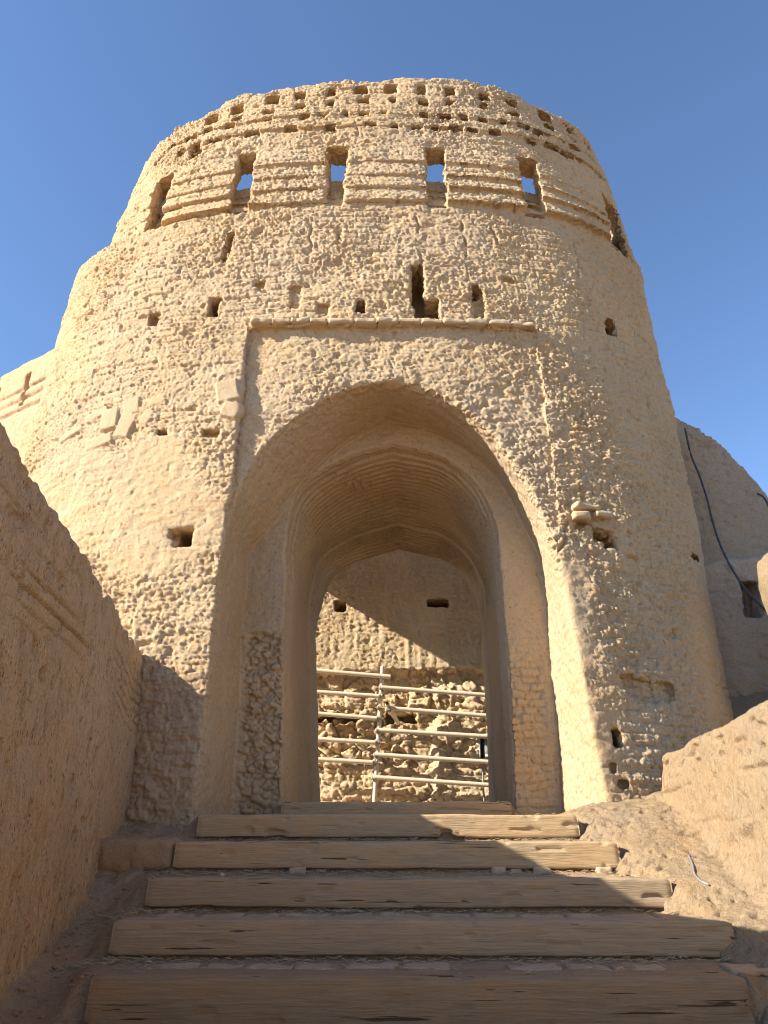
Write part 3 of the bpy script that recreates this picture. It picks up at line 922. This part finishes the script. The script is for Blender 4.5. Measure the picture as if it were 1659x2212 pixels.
# curtain wall left of the tower, running away
def lc_sdf(x, y, z):
    u = (x+4.3)*(-.84) + (y-8.7)*.54          # along
    w = (x+4.3)*.54 + (y-8.7)*.84             # away from us
    top = z - (6.49 + .02*vn(x, y, z, 2, seed=161))
    bed = 0
    face = -(w - .03*z + .15)
    for z0 in (5.62, 5.80, 5.98):
        face = face + .045*np.exp(-((z-z0)/.03)**2)
    for u0 in (.42, 1.15, 1.9, 2.65):
        n = np.maximum(np.maximum(np.abs(u-u0)-.055, np.abs(z-5.97)-.27), -face-.16)
        face = np.maximum(face, -n)
    d = smax(face, top, .04)
    d = np.maximum(d, w-.25); d = np.maximum(d, -u-.7); d = np.maximum(d, u-1.97)
    return d
wall('parapet_wall', lc_sdf, (-9.6, 7.6, 1.0), (-3.6, 12.6, 6.8), .022, M['tower'],
     lambda x, y, z, N: np.where(z > 5.5, .3*rough_mud(x, y, z)+.008*vn(x, y, z, 8, seed=163), rough_mud(x, y, z, .6)*np.clip(.4+sstep(0, .3, 5.5-z), 0, 1)+.004*vn(x, y, z, 9, seed=164)),
     'sunlit curtain wall with slotted parapet running away left of the tower', 'wall')

# ------------------------------------------------------------------ courtyard behind the passage
def cw_sdf(x, y, z):
    zl = 2.60 + .012*x + .012*vn(x, y, z, 3, seed=171)
    up = -(y - (12.6 + .03*(z-2.6)))
    rec = .13 + .06*vn(x, y, z, 1.3, seed=172)
    low = -(y - (12.6 + rec*sstep(0.0, .05, zl-z)*(1-.75*sstep(.8, 2.2, zl-z))))
    d = np.where(z > zl+.03, up, np.maximum(up, low))
    d = np.maximum(d, z-6.6); d = np.maximum(d, y-13.6)
    for cx, cz, w, h in ((P(733, 1308, 12.6).x, P(733, 1308, 12.6).z, .09, .09), (P(945, 1301, 12.6).x, P(945, 1301, 12.6).z, .19, .075), (P(860, 1545, 12.6).x+.05, P(860, 1548, 12.6).z, .24, .07), (P(700, 1548, 12.6).x+.2, P(700, 1548, 12.6).z, .35, .04)):
        b = np.maximum(smax(np.abs(x-cx)-w, np.abs(z-cz)-h, .03) + .02*vn(x, y, z, 9, seed=173), np.abs(y-12.8)-.45)
        d = smax(d, -b, .03)
    return d
def cw_disp(x, y, z, N):
    zl = 2.60 + .012*x
    up = sstep(-.02, .05, z-zl)
    du = rough_mud(x, y, z, .6) + .012*vn(x, y, z, 16, 16, 3.5, seed=174)*(1-sstep(3.3, 3.8, z)*.6)
    wx = x+.05*vn(x, y, z, 4, seed=175); wz = z+.04*vn(x, y, z, 4, seed=176)
    f1, f2, fid = worley(wx, y*.3, wz, 3.6, 5.0, seed=6)
    big = .11*fid*sstep(.3, 1.0, z-.2) + .06*(sstep(0, .14, f2-f1)-1)
    g1, g2, gid = worley(wx, y*.5, wz, 8, 10, seed=7)
    sm = .03*gid + .028*(sstep(0, .12, g2-g1)-1)
    e, bid = brick_pat(wx, wz, .24, .10, 4.0)
    br = -.03*(1-sstep(0, .018, e)) + (bid-.5)*.05
    bw = sstep(-.1, .25, vn(x, y, z, 1.2, seed=177)+.5*(z < 1.1))
    right = sstep(.55, .75, x+.08*vn(x, y, z, 3, seed=178))
    dl = (big*(1-.7*right)+sm)*(1-bw) + br*bw*(.6) + big*.45*bw + .10*right*sstep(0, .3, zl-z-.12)
    dl += .014*vn(x, y, z, 14, 14, 26, seed=179)+.012*vn(x, y, z, 34, seed=180)
    return du*up + dl*(1-up)
wall('courtyard_wall', cw_sdf, (-2.4, 12.1, -.3), (2.8, 13.7, 6.7), .020, M['court'], cw_disp,
     'half ruined courtyard wall of rubble and plaster seen through the gate passage', 'wall')

def grid_mesh(name, xs, ys, fz, mat):
    X, Y = np.meshgrid(xs, ys, indexing='ij')
    Z = fz(X.ravel().astype(F), Y.ravel().astype(F)).reshape(X.shape)
    V = np.stack([X, Y, Z], -1).reshape(-1, 3)
    i, j = np.meshgrid(np.arange(len(xs)-1), np.arange(len(ys)-1), indexing='ij')
    a = (i*len(ys)+j).ravel()
    Q = np.stack([a, a+len(ys), a+len(ys)+1, a+1], 1)
    return mesh(name, V, Q, mat)

# ------------------------------------------------------------------ steps
extra = [dict(Y=4.02-.55*k, z=ORD[0]['z']-.19*k, h=.2, d=.22, x0=-1.45, x1=1.9) for k in range(1, 7)]
ALL = sorted(extra, key=lambda b: b['Y']) + ORD
def ground_z(x, y):
    # treads
    tz = np.full(len(x), -1.78)
    for k, b in enumerate(ALL):
        nxt = ALL[k+1] if k+1 < len(ALL) else None
        z0 = b['z'] - .012
        if nxt: z1 = nxt['z'] - nxt['h'] - .02; y1 = nxt['Y']
        else: z1 = b['z']; y1 = b['Y']+.5
        t = np.clip((y-b['Y']-b['d']*.8)/max(y1-b['Y']-b['d']*.8, .05), 0, 1)
        tz = np.where(y >= b['Y']+.05, z0+(z1-z0)*t*t, tz)
    side = line(y)
    X0 = np.interp(y, [b['Y'] for b in ALL], [b['x0'] for b in ALL]); X1 = np.interp(y, [b['Y'] for b in ALL], [b['x1'] for b in ALL])
    wl = sstep(.02, .16, X0-x); wr = sstep(-.02, .10, x-X1)
    lz = side-.15 + .05*vn(x, y, x*0, 2.2, seed=191) - .12*np.exp(-(x-(X0-.28))**2/.03)*.5
    rz = side-.12 + .02*vn(x, y, x*0, 3, seed=192) + .05*np.maximum(0, x-X1)
    z = tz*(1-wl)*(1-wr) + lz*wl + rz*wr
    z = np.where(y > 6.35, np.minimum(z, .33), z)
    rough = .35+.9*wl
    z = z + rough*(.018*vn(x, y, x*0, 7, seed=193) + .010*np.abs(vn(x, y, x*0, 17, seed=194)) + .006*vn(x, y, x*0, 38, seed=195))
    f1, f2, fid = worley(x, y, x*0, 6.5, 1, seed=8)
    z = z + wl*.045*np.clip(fid-.2, 0, 1)*sstep(0, .3, f2-f1)
    # flat bricks let into the treads
    for b, yo in ((ORD[1], .30), (ORD[0], .30), (ORD[2], .28)):
        m = (y > b['Y']+.02) & (y < b['Y']+yo) & (x > b['x0']+.05) & (x < b['x1']+.3)
        e, fid = brick_pat(x*1.0+.01*vn(x, y, x*0, 5, seed=196), y*0+.05, .27, 10, b['Y'])
        z = z + np.where(m, (fid-.5)*.014 - .018*(1-sstep(0, .012, np.abs(e))), 0)
    return z
grd = grid_mesh('stair_ground', np.arange(-2.5, 2.6, .0135), np.concatenate([np.arange(-1.5, 3.4, .06), np.arange(3.4, 8.3, .0135)]), ground_z, M['soil'])
grd.data.materials.append(M['right'])
_c = np.zeros(len(grd.data.vertices)*3); grd.data.vertices.foreach_get('co', _c); _c = _c.reshape(-1, 3)
_q = np.zeros(len(grd.data.loops), int); grd.data.loops.foreach_get('vertex_index', _q); _q = _q.reshape(-1, 4)
_x = _c[_q, 0].mean(1); _y = _c[_q, 1].mean(1)
_X1 = np.interp(_y, [b['Y'] for b in ALL], [b['x1'] for b in ALL])
grd.data.polygons.foreach_set('material_index', (_x > _X1-.06+.05*vn(_x.astype(F), _y.astype(F), _x.astype(F)*0, 6, seed=119)).astype(np.int32))
tag(grd, kind='structure')
g2 = grid_mesh('courtyard_ground', np.arange(-14, 14.1, .5), np.arange(8.2, 20, .3), lambda x, y: np.where(np.abs(x) < 2.2, .30, .25) + .02*vn(x, y, x*0, 2, seed=201), M['soil'])
tag(g2, kind='structure')
def gz(x, y):
    return -1.8 + .03*vn(x, y, x*0, .3, seed=202) - .0*x
xs = np.concatenate([-np.geomspace(3000, 6, 24), np.arange(-5, 5.1, .5), np.geomspace(6, 3000, 24)])
g3 = grid_mesh('ground', xs, xs, lambda x, y: gz(x, y), M['soil'])
tag(g3, kind='structure')

# timber beams that front the steps
def beam(i, b, mat, seed):
    """a worn squared log: long box, dense, with grain, splits and rounded arrises"""
    L = b['x1']-b['x0']; nx = int(L/.012); ny, nz = 10, 14
    D, H = b['d'], b['h']
    ring = []
    r = .014
    # cross-section outline (y, z) going round
    def sec():
        pts = []
        for k in range(nz+1): pts.append((0, -H + H*k/nz))
        for k in range(1, ny+1): pts.append((D*k/ny, 0))
        for k in range(1, nz+1): pts.append((D, -H*k/nz))
        for k in range(1, ny): pts.append((D-D*k/ny, -H))
        out = []
        for y, z in pts:
            cy = min(max(y, r), D-r); cz = min(max(z, -H+r), -r)
            dy, dz = y-cy, z-cz; l = math.hypot(dy, dz)
            if l > 1e-9: y, z = cy+dy/l*r, cz+dz/l*r
            out.append((y, z))
        return np.array(out)
    S = sec(); ns = len(S)
    xs_ = np.linspace(b['x0'], b['x1'], nx+1)
    X = np.repeat(xs_, ns); Y = np.tile(S[:, 0], nx+1)+b['Y']; Z = np.tile(S[:, 1], nx+1)+b['z']
    x, y, z = X.astype(F), Y.astype(F), Z.astype(F)
    q = seed*5.3
    low = vn(x, y*0+q, z*0, 1.1, seed=211)
    Z = Z + .007*low + .003*vn(x, y*0+q, z*0, 4, seed=212)
    cyy = b['Y']+D/2; czz = b['z']-H/2
    ny_ = Y-cyy; nz_ = Z-czz; l = np.hypot(ny_/D, nz_/H)+1e-6
    ny_, nz_ = ny_/D/l, nz_/H/l
    d = .0025*vn(x+q, y, z, 5, 12, 12, seed=213) + .0022*vn(x+q, y, z, 6, 60, 60, seed=214)
    gr = vn(x+q, y, z, 1.6, 26, 30, seed=215)
    d -= .012*sstep(.55, .66, gr)
    # notches eaten out of the lower edge
    bot = sstep(.45, 1.0, (b['z']-z)/H)*(y < b['Y']+D*.4)
    nt = vn(x+q, y, z*0, 3.1, 3, 6, seed=216)
    nt2 = vn(x+q, y, z, 9, 9, 16, seed=217)
    d -= .04*bot*sstep(.42, .7, nt*.7+nt2*.45)
    endw = np.minimum(x-b['x0'], b['x1']-x)
    d -= .010*np.exp(-(endw/.02)**2)
    Y = Y + ny_*d; Z = Z + nz_*d
    slant = (Z-b['z'])*(-.18)
    X = X + np.where(X > (b['x0']+b['x1'])/2, slant*.35, -slant*.35)*np.clip(1-endw/.3, 0, 1)
    V = np.stack([X, Y, Z], 1)
    Q = []
    I, K = np.meshgrid(np.arange(nx), np.arange(ns), indexing='ij')
    a = (I*ns+K).ravel(); bb = (I*ns+(K+1) % ns).ravel()
    Q = np.stack([a, bb, bb+ns, a+ns], 1)
    # end caps: strips across
    caps = []
    vs = [V]
    for base, rev in ((0, 0), (nx*ns, 1)):
        for k in range(1, ns//2):
            qd = [base+k-1, base+k, base+ns-1-k, base+(ns-k) % ns]
            caps.append(qd if not rev else qd[::-1])
    Q = np.concatenate([Q, np.array(caps)])[:, ::-1]
    loc = np.array([(b['x0']+b['x1'])/2, b['Y'], b['z']-H])
    o = mesh('step_beam', V-loc, Q, mat); o.location = loc
    return o
labs = ['shaded timber threshold beam topmost of the steps inside the gate', 'cracked timber beam of the second step from the top, half in sun',
        'timber beam of the third step from the top beside the small mud block', 'long timber beam of the fourth step from the top with straw at its foot',
        'long timber beam of the fifth step from the top with eaten dark lower edge', 'widest timber beam nearest the camera, bottommost of the steps in view']
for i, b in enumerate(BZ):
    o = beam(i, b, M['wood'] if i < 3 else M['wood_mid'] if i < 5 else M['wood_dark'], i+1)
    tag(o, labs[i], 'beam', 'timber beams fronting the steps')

# mud block left of the third step
def mb_sdf(x, y, z):
    a = P(190, 1812, 5.55); 
    d = smax(smax(np.abs(x+1.77)-.30, np.abs(y-5.72)-.22, .06), np.abs(z+.075)-.105, .06)
    return d + .015*vn(x, y, z, 5, seed=221)
wall('mud_block', mb_sdf, (-2.3, 5.3, -.4), (-1.3, 6.1, .2), .012, M['soil'],
     lambda x, y, z, N: .010*vn(x, y, z, 8, seed=222)+.006*vn(x, y, z, 20, seed=223)+.003*vn(x, y, z, 45, seed=224),
     'rounded dark mud block between the left wall and the third step beam', 'mud block')
# small bricks wedged under the third beam
for px, w_, lb in ((1076, .10, 'upright brown brick wedged under the third step beam, left of the shadow edge'), (1112, .085, 'small brick just right of the upright one under the third step beam'),
                  (1168, .13, 'pale flat sunlit brick under the third step beam'), (1348, .1, 'small sunlit brick under the right end of the third step beam'), (640, .12, 'short shaded brick under the left half of the third step beam')):
    q = P(px, 1885, 5.55)
    if px == 1348: q = P(1300, 1885, 5.55)
    tag(block('mud_brick', (q.x, 5.60, ORD[3]['z']-.185), (w_, .16, .07), M['brick'], rot=(0, random.uniform(-.05, .05), random.uniform(-.1, .1)), seed=px, n=8, jit=.01), lb, 'brick', 'bricks wedged under the third step beam')

rr = random.Random(77)
for bi, lb in ((0, 'flat worn brick paving the tread behind the bottommost beam'), (1, 'flat worn brick paving the tread behind the fifth step beam'), (2, 'flat worn brick paving the tread behind the fourth step beam')):
    b = ORD[bi]; x = b['x0']+.16
    end = b['x1']+(.28 if bi == 0 else -.05)
    while x < end:
        w_ = rr.uniform(.20, .27)
        if rr.random() < .88:
            dy = .13 if bi == 2 else .19
            tag(block('paving_brick', (x+w_/2, b['Y']+b['d']+dy/2-.035+rr.uniform(-.01, .01), b['z']-.020+rr.uniform(-.004, .004)), (w_-.01, dy, .045), M['brick_red'], rot=(rr.uniform(-.02, .05), rr.uniform(-.02, .02), rr.uniform(-.03, .03)), seed=int(x*100)+bi, n=8, jit=.012, amp=.004),
                lb, 'brick', 'bricks paving the treads')
        x += w_+rr.uniform(0, .02)

# straw and pebbles on the steps
def straw():
    V, Q = [], []
    rr = random.Random(4)
    for k in range(5000):
        b = rr.choice(ORD[:5])
        x = rr.uniform(b['x0']-.35, b['x1']+.3)
        nx_ = ALL[ALL.index(b)+1]
        y = nx_['Y'] - abs(rr.gauss(0, .06)) - .004
        if rr.random() < .25: y = rr.uniform(b['Y']+.1, nx_['Y'])
        if vn(np.array([x*1.0], F), np.array([b['Y']], F), np.array([0], F), 1.7, seed=231)[0] < rr.uniform(-.7, .5): continue
        z = float(ground_z(np.array([x], F), np.array([y], F))[0]) + rr.uniform(.001, .012)
        L = rr.uniform(.015, .06); a = rr.gauss(0, .5); t = rr.gauss(0, .25); w = rr.uniform(.0012, .0028)
        dx, dy, dz = math.cos(a)*math.cos(t)*L, math.sin(a)*math.cos(t)*L, math.sin(t)*L
        n = len(V)
        if abs(dz) > .02: dz *= .4
        p = np.array([x, y, z+abs(dz)/2])
        e = np.array([dx, dy, dz])/2; s = np.array([-math.sin(a)*w, math.cos(a)*w, 0]); u = np.array([0, 0, w])
        for q in (p-e-s, p-e+u, p-e+s, p+e-s, p+e+u, p+e+s): V.append(q)
        Q += [(n, n+1, n+4, n+3), (n+1, n+2, n+5, n+4), (n+2, n, n+3, n+5)]
    o = mesh('straw', V, Q, M['straw']); tag(o, kind='stuff')
straw()

def ico_blobs(name, items, mat):
    V, Q = [], []
    for (x, y, z, r, sd) in items:
        rr = random.Random(sd); n = len(V)
        nu, nv = 7, 5
        ph = rr.uniform(0, 6)
        sx, sy, sz = rr.uniform(.8, 1.5), rr.uniform(.7, 1.2), rr.uniform(.45, .8)
        for j in range(nv):
            t = math.pi*(j+.35)/(nv-1+.7)
            for i in range(nu):
                a = ph+2*math.pi*i/nu
                k = r*rr.uniform(.8, 1.15)
                V.append((x+k*sx*math.sin(t)*math.cos(a), y+k*sy*math.sin(t)*math.sin(a), z+k*sz*math.cos(t)))
        for j in range(nv-1):
            for i in range(nu):
                a = n+j*nu+i; b = n+j*nu+(i+1) % nu
                Q.append((a, a+nu, b+nu, b))
        for base, rv in ((n, 0), (n+(nv-1)*nu, 1)):
            for k in range(1, nu//2):
                qd = [base+k-1, base+k, base+nu-1-k, base+nu-k]
                qd = [base+k-1, base+k, base+nu-1-k, base+(nu-k) % nu]
                Q.append(tuple(qd if not rv else qd[::-1]))
    o = mesh(name, V, Q, mat, smooth=False)
    return o
rr = random.Random(12)
items = []
for k in range(420):
    left = rr.random() < .75
    y = rr.uniform(3.6, 6.2)
    xl = np.interp(y, [b['Y'] for b in ALL], [b['x0'] for b in ALL])
    x = rr.uniform(-1.85, xl-.02) if left else rr.uniform(-1.6, 1.9)
    r = rr.uniform(.003, .010) if rr.random() < .9 else rr.uniform(.012, .022)
    z = float(ground_z(np.array([x], F), np.array([y], F))[0])
    items.append((x, y, z+r*.3, r*1.0, k))
tag(ico_blobs('pebbles', items, M['soil']), kind='stuff')
for px, py, Y, r, lb in ((622, 1779, 0, 0, None), (690, 1782, 5.9, .018, None)):
    pass
def lone(px, py, Y, r, lb, sd):
    q = P(px, py, Y); z = float(ground_z(np.array([q.x], F), np.array([Y], F))[0])
    o = ico_blobs('pebble', [(0, 0, 0, r, sd)], M['stone']); o.location = (q.x, Y, z+r*.4)
    tag(o, lb, 'pebble')
lone(325, 2113-120, 4.45, .014, 'pale pebble lying in the dirt left of the fifth step beam', 1)
lone(480, 1853-30, 5.42, .02, 'grey pebble at the foot of the third step beam, left end', 5)

# ------------------------------------------------------------------ scaffold in the courtyard
SY = 12.3
sc = empty('scaffold', tuple(P(804, 1745, SY)))
tag(sc, 'cream painted tube scaffold rails on one leaning pole behind the gate', 'scaffold')
def SPt(px, py, dy=0): return P(px, py, SY+dy)
tube('pole', [SPt(802, 1790), SPt(825, 1440)], .034, M['tube'], sc)
LR = [((560, 1438), (842, 1462)), ((560, 1486), (818, 1504)), ((560, 1531), (812, 1552)), ((560, 1589), (809, 1604)), ((560, 1633), (803, 1647))]
RR = [((822, 1485), (1180, 1512)), ((838, 1530), (1180, 1557)), ((812, 1577), (1180, 1599)), ((808, 1630), (1180, 1655)), ((804, 1679), (1180, 1705))]
for (a, b_) in LR: tube('rail', [SPt(*a, -.06), SPt(*b_, -.055)], .034, M['tube'], sc)
for (a, b_) in RR: tube('rail', [SPt(*a, -.05), SPt(*b_, -.055)], .034, M['tube'], sc)
def coupler(px, py, seed):
    q = SPt(px, py, -.03); r_ = empty('coupler', tuple(q)); setpar(r_, sc)
    o1 = block('clamp', tuple(q), (.095, .10, .06), M['coupler'], rot=(.0, .08, .1), seed=seed, n=7, bev=.35, amp=.004)
    setpar(o1, r_)
    o2 = tube('bolt', [tuple(q+Vector((-.075, -.03, .0))), tuple(q+Vector((.075, -.03, -.006)))], .013, M['coupler'], None, 6); setpar(o2, r_)
    o3 = tube('collar', [tuple(q+Vector((.002, .03, -.05))), tuple(q+Vector((.006, .03, .05)))], .034, M['coupler'], None, 10); setpar(o3, r_)
for k, (px, py) in enumerate([(823, 1461), (822, 1486), (820, 1503), (818, 1529), (816, 1552), (814, 1579), (812, 1604), (810, 1631), (807, 1647), (805, 1680)]):
    coupler(px, py, k)
tube('short_tube', [SPt(834, 1521, -.12), SPt(858, 1562, .45)], .034, M['tube'], sc)
tube('tube_stub', [SPt(834, 1519, -.22), SPt(836, 1526, .15)], .026, M['coupler'], sc, hollow=True)
o = block('swivel_clamp', tuple(SPt(836, 1533, -.05)), (.1, .1, .09), M['coupler'], seed=44, n=7, bev=.35); setpar(o, sc)

# ------------------------------------------------------------------ sign beside the passage
SG = 12.46
sg = empty('sign', tuple(P(1036, 1745, SG)))
tag(sg, 'grey metal framed information sign on a thin post, partly hidden by the right jamb', 'sign')
pl_ = P(1031, 1588, SG); zt = pl_.z; x0 = pl_.x; zb = P(1036, 1641, SG).z; W_ = .82
def bx(name, x0_, x1_, y0, y1, z0, z1, mat, n=6):
    o = block(name, ((x0_+x1_)/2, (y0+y1)/2, (z0+z1)/2), (x1_-x0_, y1-y0, z1-z0), mat, seed=3, n=n, bev=.1, amp=.0004, jit=0); setpar(o, sg); return o
bx('frame', x0, x0+W_, SG-.018, SG+.02, zt-.022, zt, M['sign_frame'])
bx('frame', x0, x0+W_, SG-.018, SG+.02, zb, zb+.022, M['sign_frame'])
bx('frame', x0, x0+.024, SG-.016, SG+.022, zb+.023, zt-.023, M['sign_frame'])
bx('frame', x0+W_-.024, x0+W_, SG-.016, SG+.022, zb+.023, zt-.023, M['sign_frame'])
bx('backing', x0+.025, x0+W_-.025, SG+.004, SG+.016, zb+.023, zt-.023, M['sign_dark'])
bx('panel', x0+.085, x0+W_-.085, SG-.006, SG+.003, zb+.03, zt-.055, M['sign_panel'])
bx('stripe', x0+.087, x0+W_-.087, SG-.010, SG-.0065, zb+.032, zb+.075, M['sign_frame'])
bx('post', x0+.03, x0+.055, SG+.023, SG+.045, .25, zt-.02, M['sign_frame'])
bx('post', x0+W_-.055, x0+W_-.03, SG+.023, SG+.045, .25, zt-.02, M['sign_frame'])
# the words, set right to left from joined letter shapes
def lettering():
    cu = bpy.data.curves.new('lettering', 'FONT')
    word = '\uFEB6\uFBFF\uFE8E\uFEB3\uFEAE\uFED3 \uFE96\uFEE4\uFEB3'
    word = '\uFEB6\uFBFE\uFE8E\uFEB3\uFEAE\uFED3'
    cu.body = word; cu.size = .16; cu.extrude = .0015; cu.offset = .0015
    o = bpy.data.objects.new('lettering_tmp', cu); C.objects.link(o)
    bpy.context.view_layer.update()
    dg = bpy.context.evaluated_depsgraph_get()
    me = bpy.data.meshes.new_from_object(o.evaluated_get(dg))
    bpy.data.objects.remove(o)
    if len(me.vertices) == 0: print('LETTERING EMPTY'); return
    v = np.zeros(len(me.vertices)*3); me.vertices.foreach_get('co', v); v = v.reshape(-1, 3)
    print('LETTER bbox', v.min(0), v.max(0))
    s = .24/(v[:, 0].max()-v[:, 0].min())
    o = bpy.data.objects.new('lettering', me); C.objects.link(o); me.materials.clear(); me.materials.append(M['sign_white'])
    o.scale = (s, s, s); o.rotation_euler = (math.pi/2, 0, 0)
    o.location = (x0+.095-v[:, 0].min()*s, SG-.010, zt-.155)
    bpy.context.view_layer.update()
    setpar(o, sg)
lettering()

# ------------------------------------------------------------------ cables and litter
q = [P(1478, 930, 8.95), P(1490, 985, 8.95), P(1508, 1030, 8.9), P(1524, 1080, 8.85), P(1536, 1130, 8.75), P(1552, 1180, 8.5), P(1575, 1228, 8.1), P(1605, 1275, 7.85), P(1635, 1308, 7.8), P(1668, 1335, 7.75), P(1730, 1360, 7.7)]
tag(tube('cable', q, .0125, M['cable'], sides=10, smoothn=5), 'thick grey cable hanging down beside the tower and off to the right', 'cable')
q = [P(1632, 1070, 8.75), P(1645, 1078, 8.7), P(1655, 1095, 8.65), P(1664, 1118, 8.6), P(1700, 1160, 8.5)]
tag(tube('thin_wire', q, .012, M['cable'], sides=8, smoothn=5), 'thin black wire at the right edge on the sloping curtain wall', 'wire')
def rw(px, py, Y, off=0):
    v = P(px, py, Y); return v
q = [P(1482, 1848, 5.02), P(1490, 1868, 4.98), P(1495, 1890, 4.93), P(1508, 1905, 4.88), P(1526, 1913, 4.84)]
WIRE = q

# occluder: unseen block added to cast the diagonal shade on the courtyard wall
def br_sdf(x, y, z):
    d = np.maximum(np.maximum(np.abs(x+2.65)-.42, np.abs(y-11.4)-1.3), np.abs(z-6.45)-1.33)
    return d
wall('courtyard_occluder', br_sdf, (-3.3, 9.8, 4.9), (-2.0, 13.0, 8.0), .05, M['farwall'], lambda x, y, z, N: .02*vn(x, y, z, 3, seed=241),
     'added unseen block behind the tower that shades the courtyard wall', 'occluder')

# ------------------------------------------------------------------ camera, light, sky
cam = bpy.data.cameras.new('camera'); co = bpy.data.objects.new('camera', cam); C.objects.link(co)
cam.sensor_fit = 'VERTICAL'; cam.sensor_height = 34.6; cam.sensor_width = 25.95
cam.lens = FPX/2212*34.6
cam.clip_end = 6000; cam.clip_start = .05
co.rotation_euler = (math.pi/2+PITCH, 0, math.atan((VX-CX)/FPX/CP))
bpy.context.scene.camera = co

sun_dir = Vector((-1, -.305, .615)).normalized()
el = math.asin(sun_dir.z); az = math.atan2(sun_dir.x, sun_dir.y)
sl = bpy.data.lights.new('sun', 'SUN'); so = bpy.data.objects.new('sun', sl); C.objects.link(so)
sl.energy = 5.0; sl.angle = math.radians(.5); sl.color = (1, .93, .80)
so.rotation_euler = sun_dir.to_track_quat('Z', 'Y').to_euler()
w = bpy.data.worlds.new('World'); bpy.context.scene.world = w; w.use_nodes = True
nt = w.node_tree; bg = nt.nodes['Background']
sky = nt.nodes.new('ShaderNodeTexSky'); sky.sky_type = 'NISHITA'; sky.sun_disc = False
sky.sun_elevation = el; sky.sun_rotation = az
sky.altitude = 1500; sky.air_density = 1.0; sky.dust_density = .0; sky.ozone_density = 4.0
nt.links.new(sky.outputs[0], bg.inputs[0]); bg.inputs[1].default_value = .115
vs = bpy.context.scene.view_settings
vs.view_transform = 'Standard'; vs.look = 'None'; vs.exposure = 1.23; vs.gamma = 1
bpy.context.scene.cycles.max_bounces = 8
bpy.context.scene.cycles.pixel_filter_type = 'BLACKMAN_HARRIS'
bpy.context.scene.cycles.filter_width = 1.1
bpy.context.scene.cycles.diffuse_bounces = 6
bpy.context.scene.cycles.use_denoising = True
bpy.context.scene.cycles.denoising_prefilter = 'ACCURATE'

# the bit of wire lying on the plaster, dropped onto whatever is below it
dg = bpy.context.evaluated_depsgraph_get()
pts = []
for v in WIRE:
    d = v.normalized()
    hit, loc, nrm, *_ = bpy.context.scene.ray_cast(dg, Vector((0, 0, 0)), d)
    if hit: pts.append(loc + nrm*.006)
if len(pts) >= 3:
    tag(tube('wire_scrap', pts, .006, M['wire'], sides=8, smoothn=4), 'short bent grey wire scrap lying on the plaster right of the steps', 'wire')
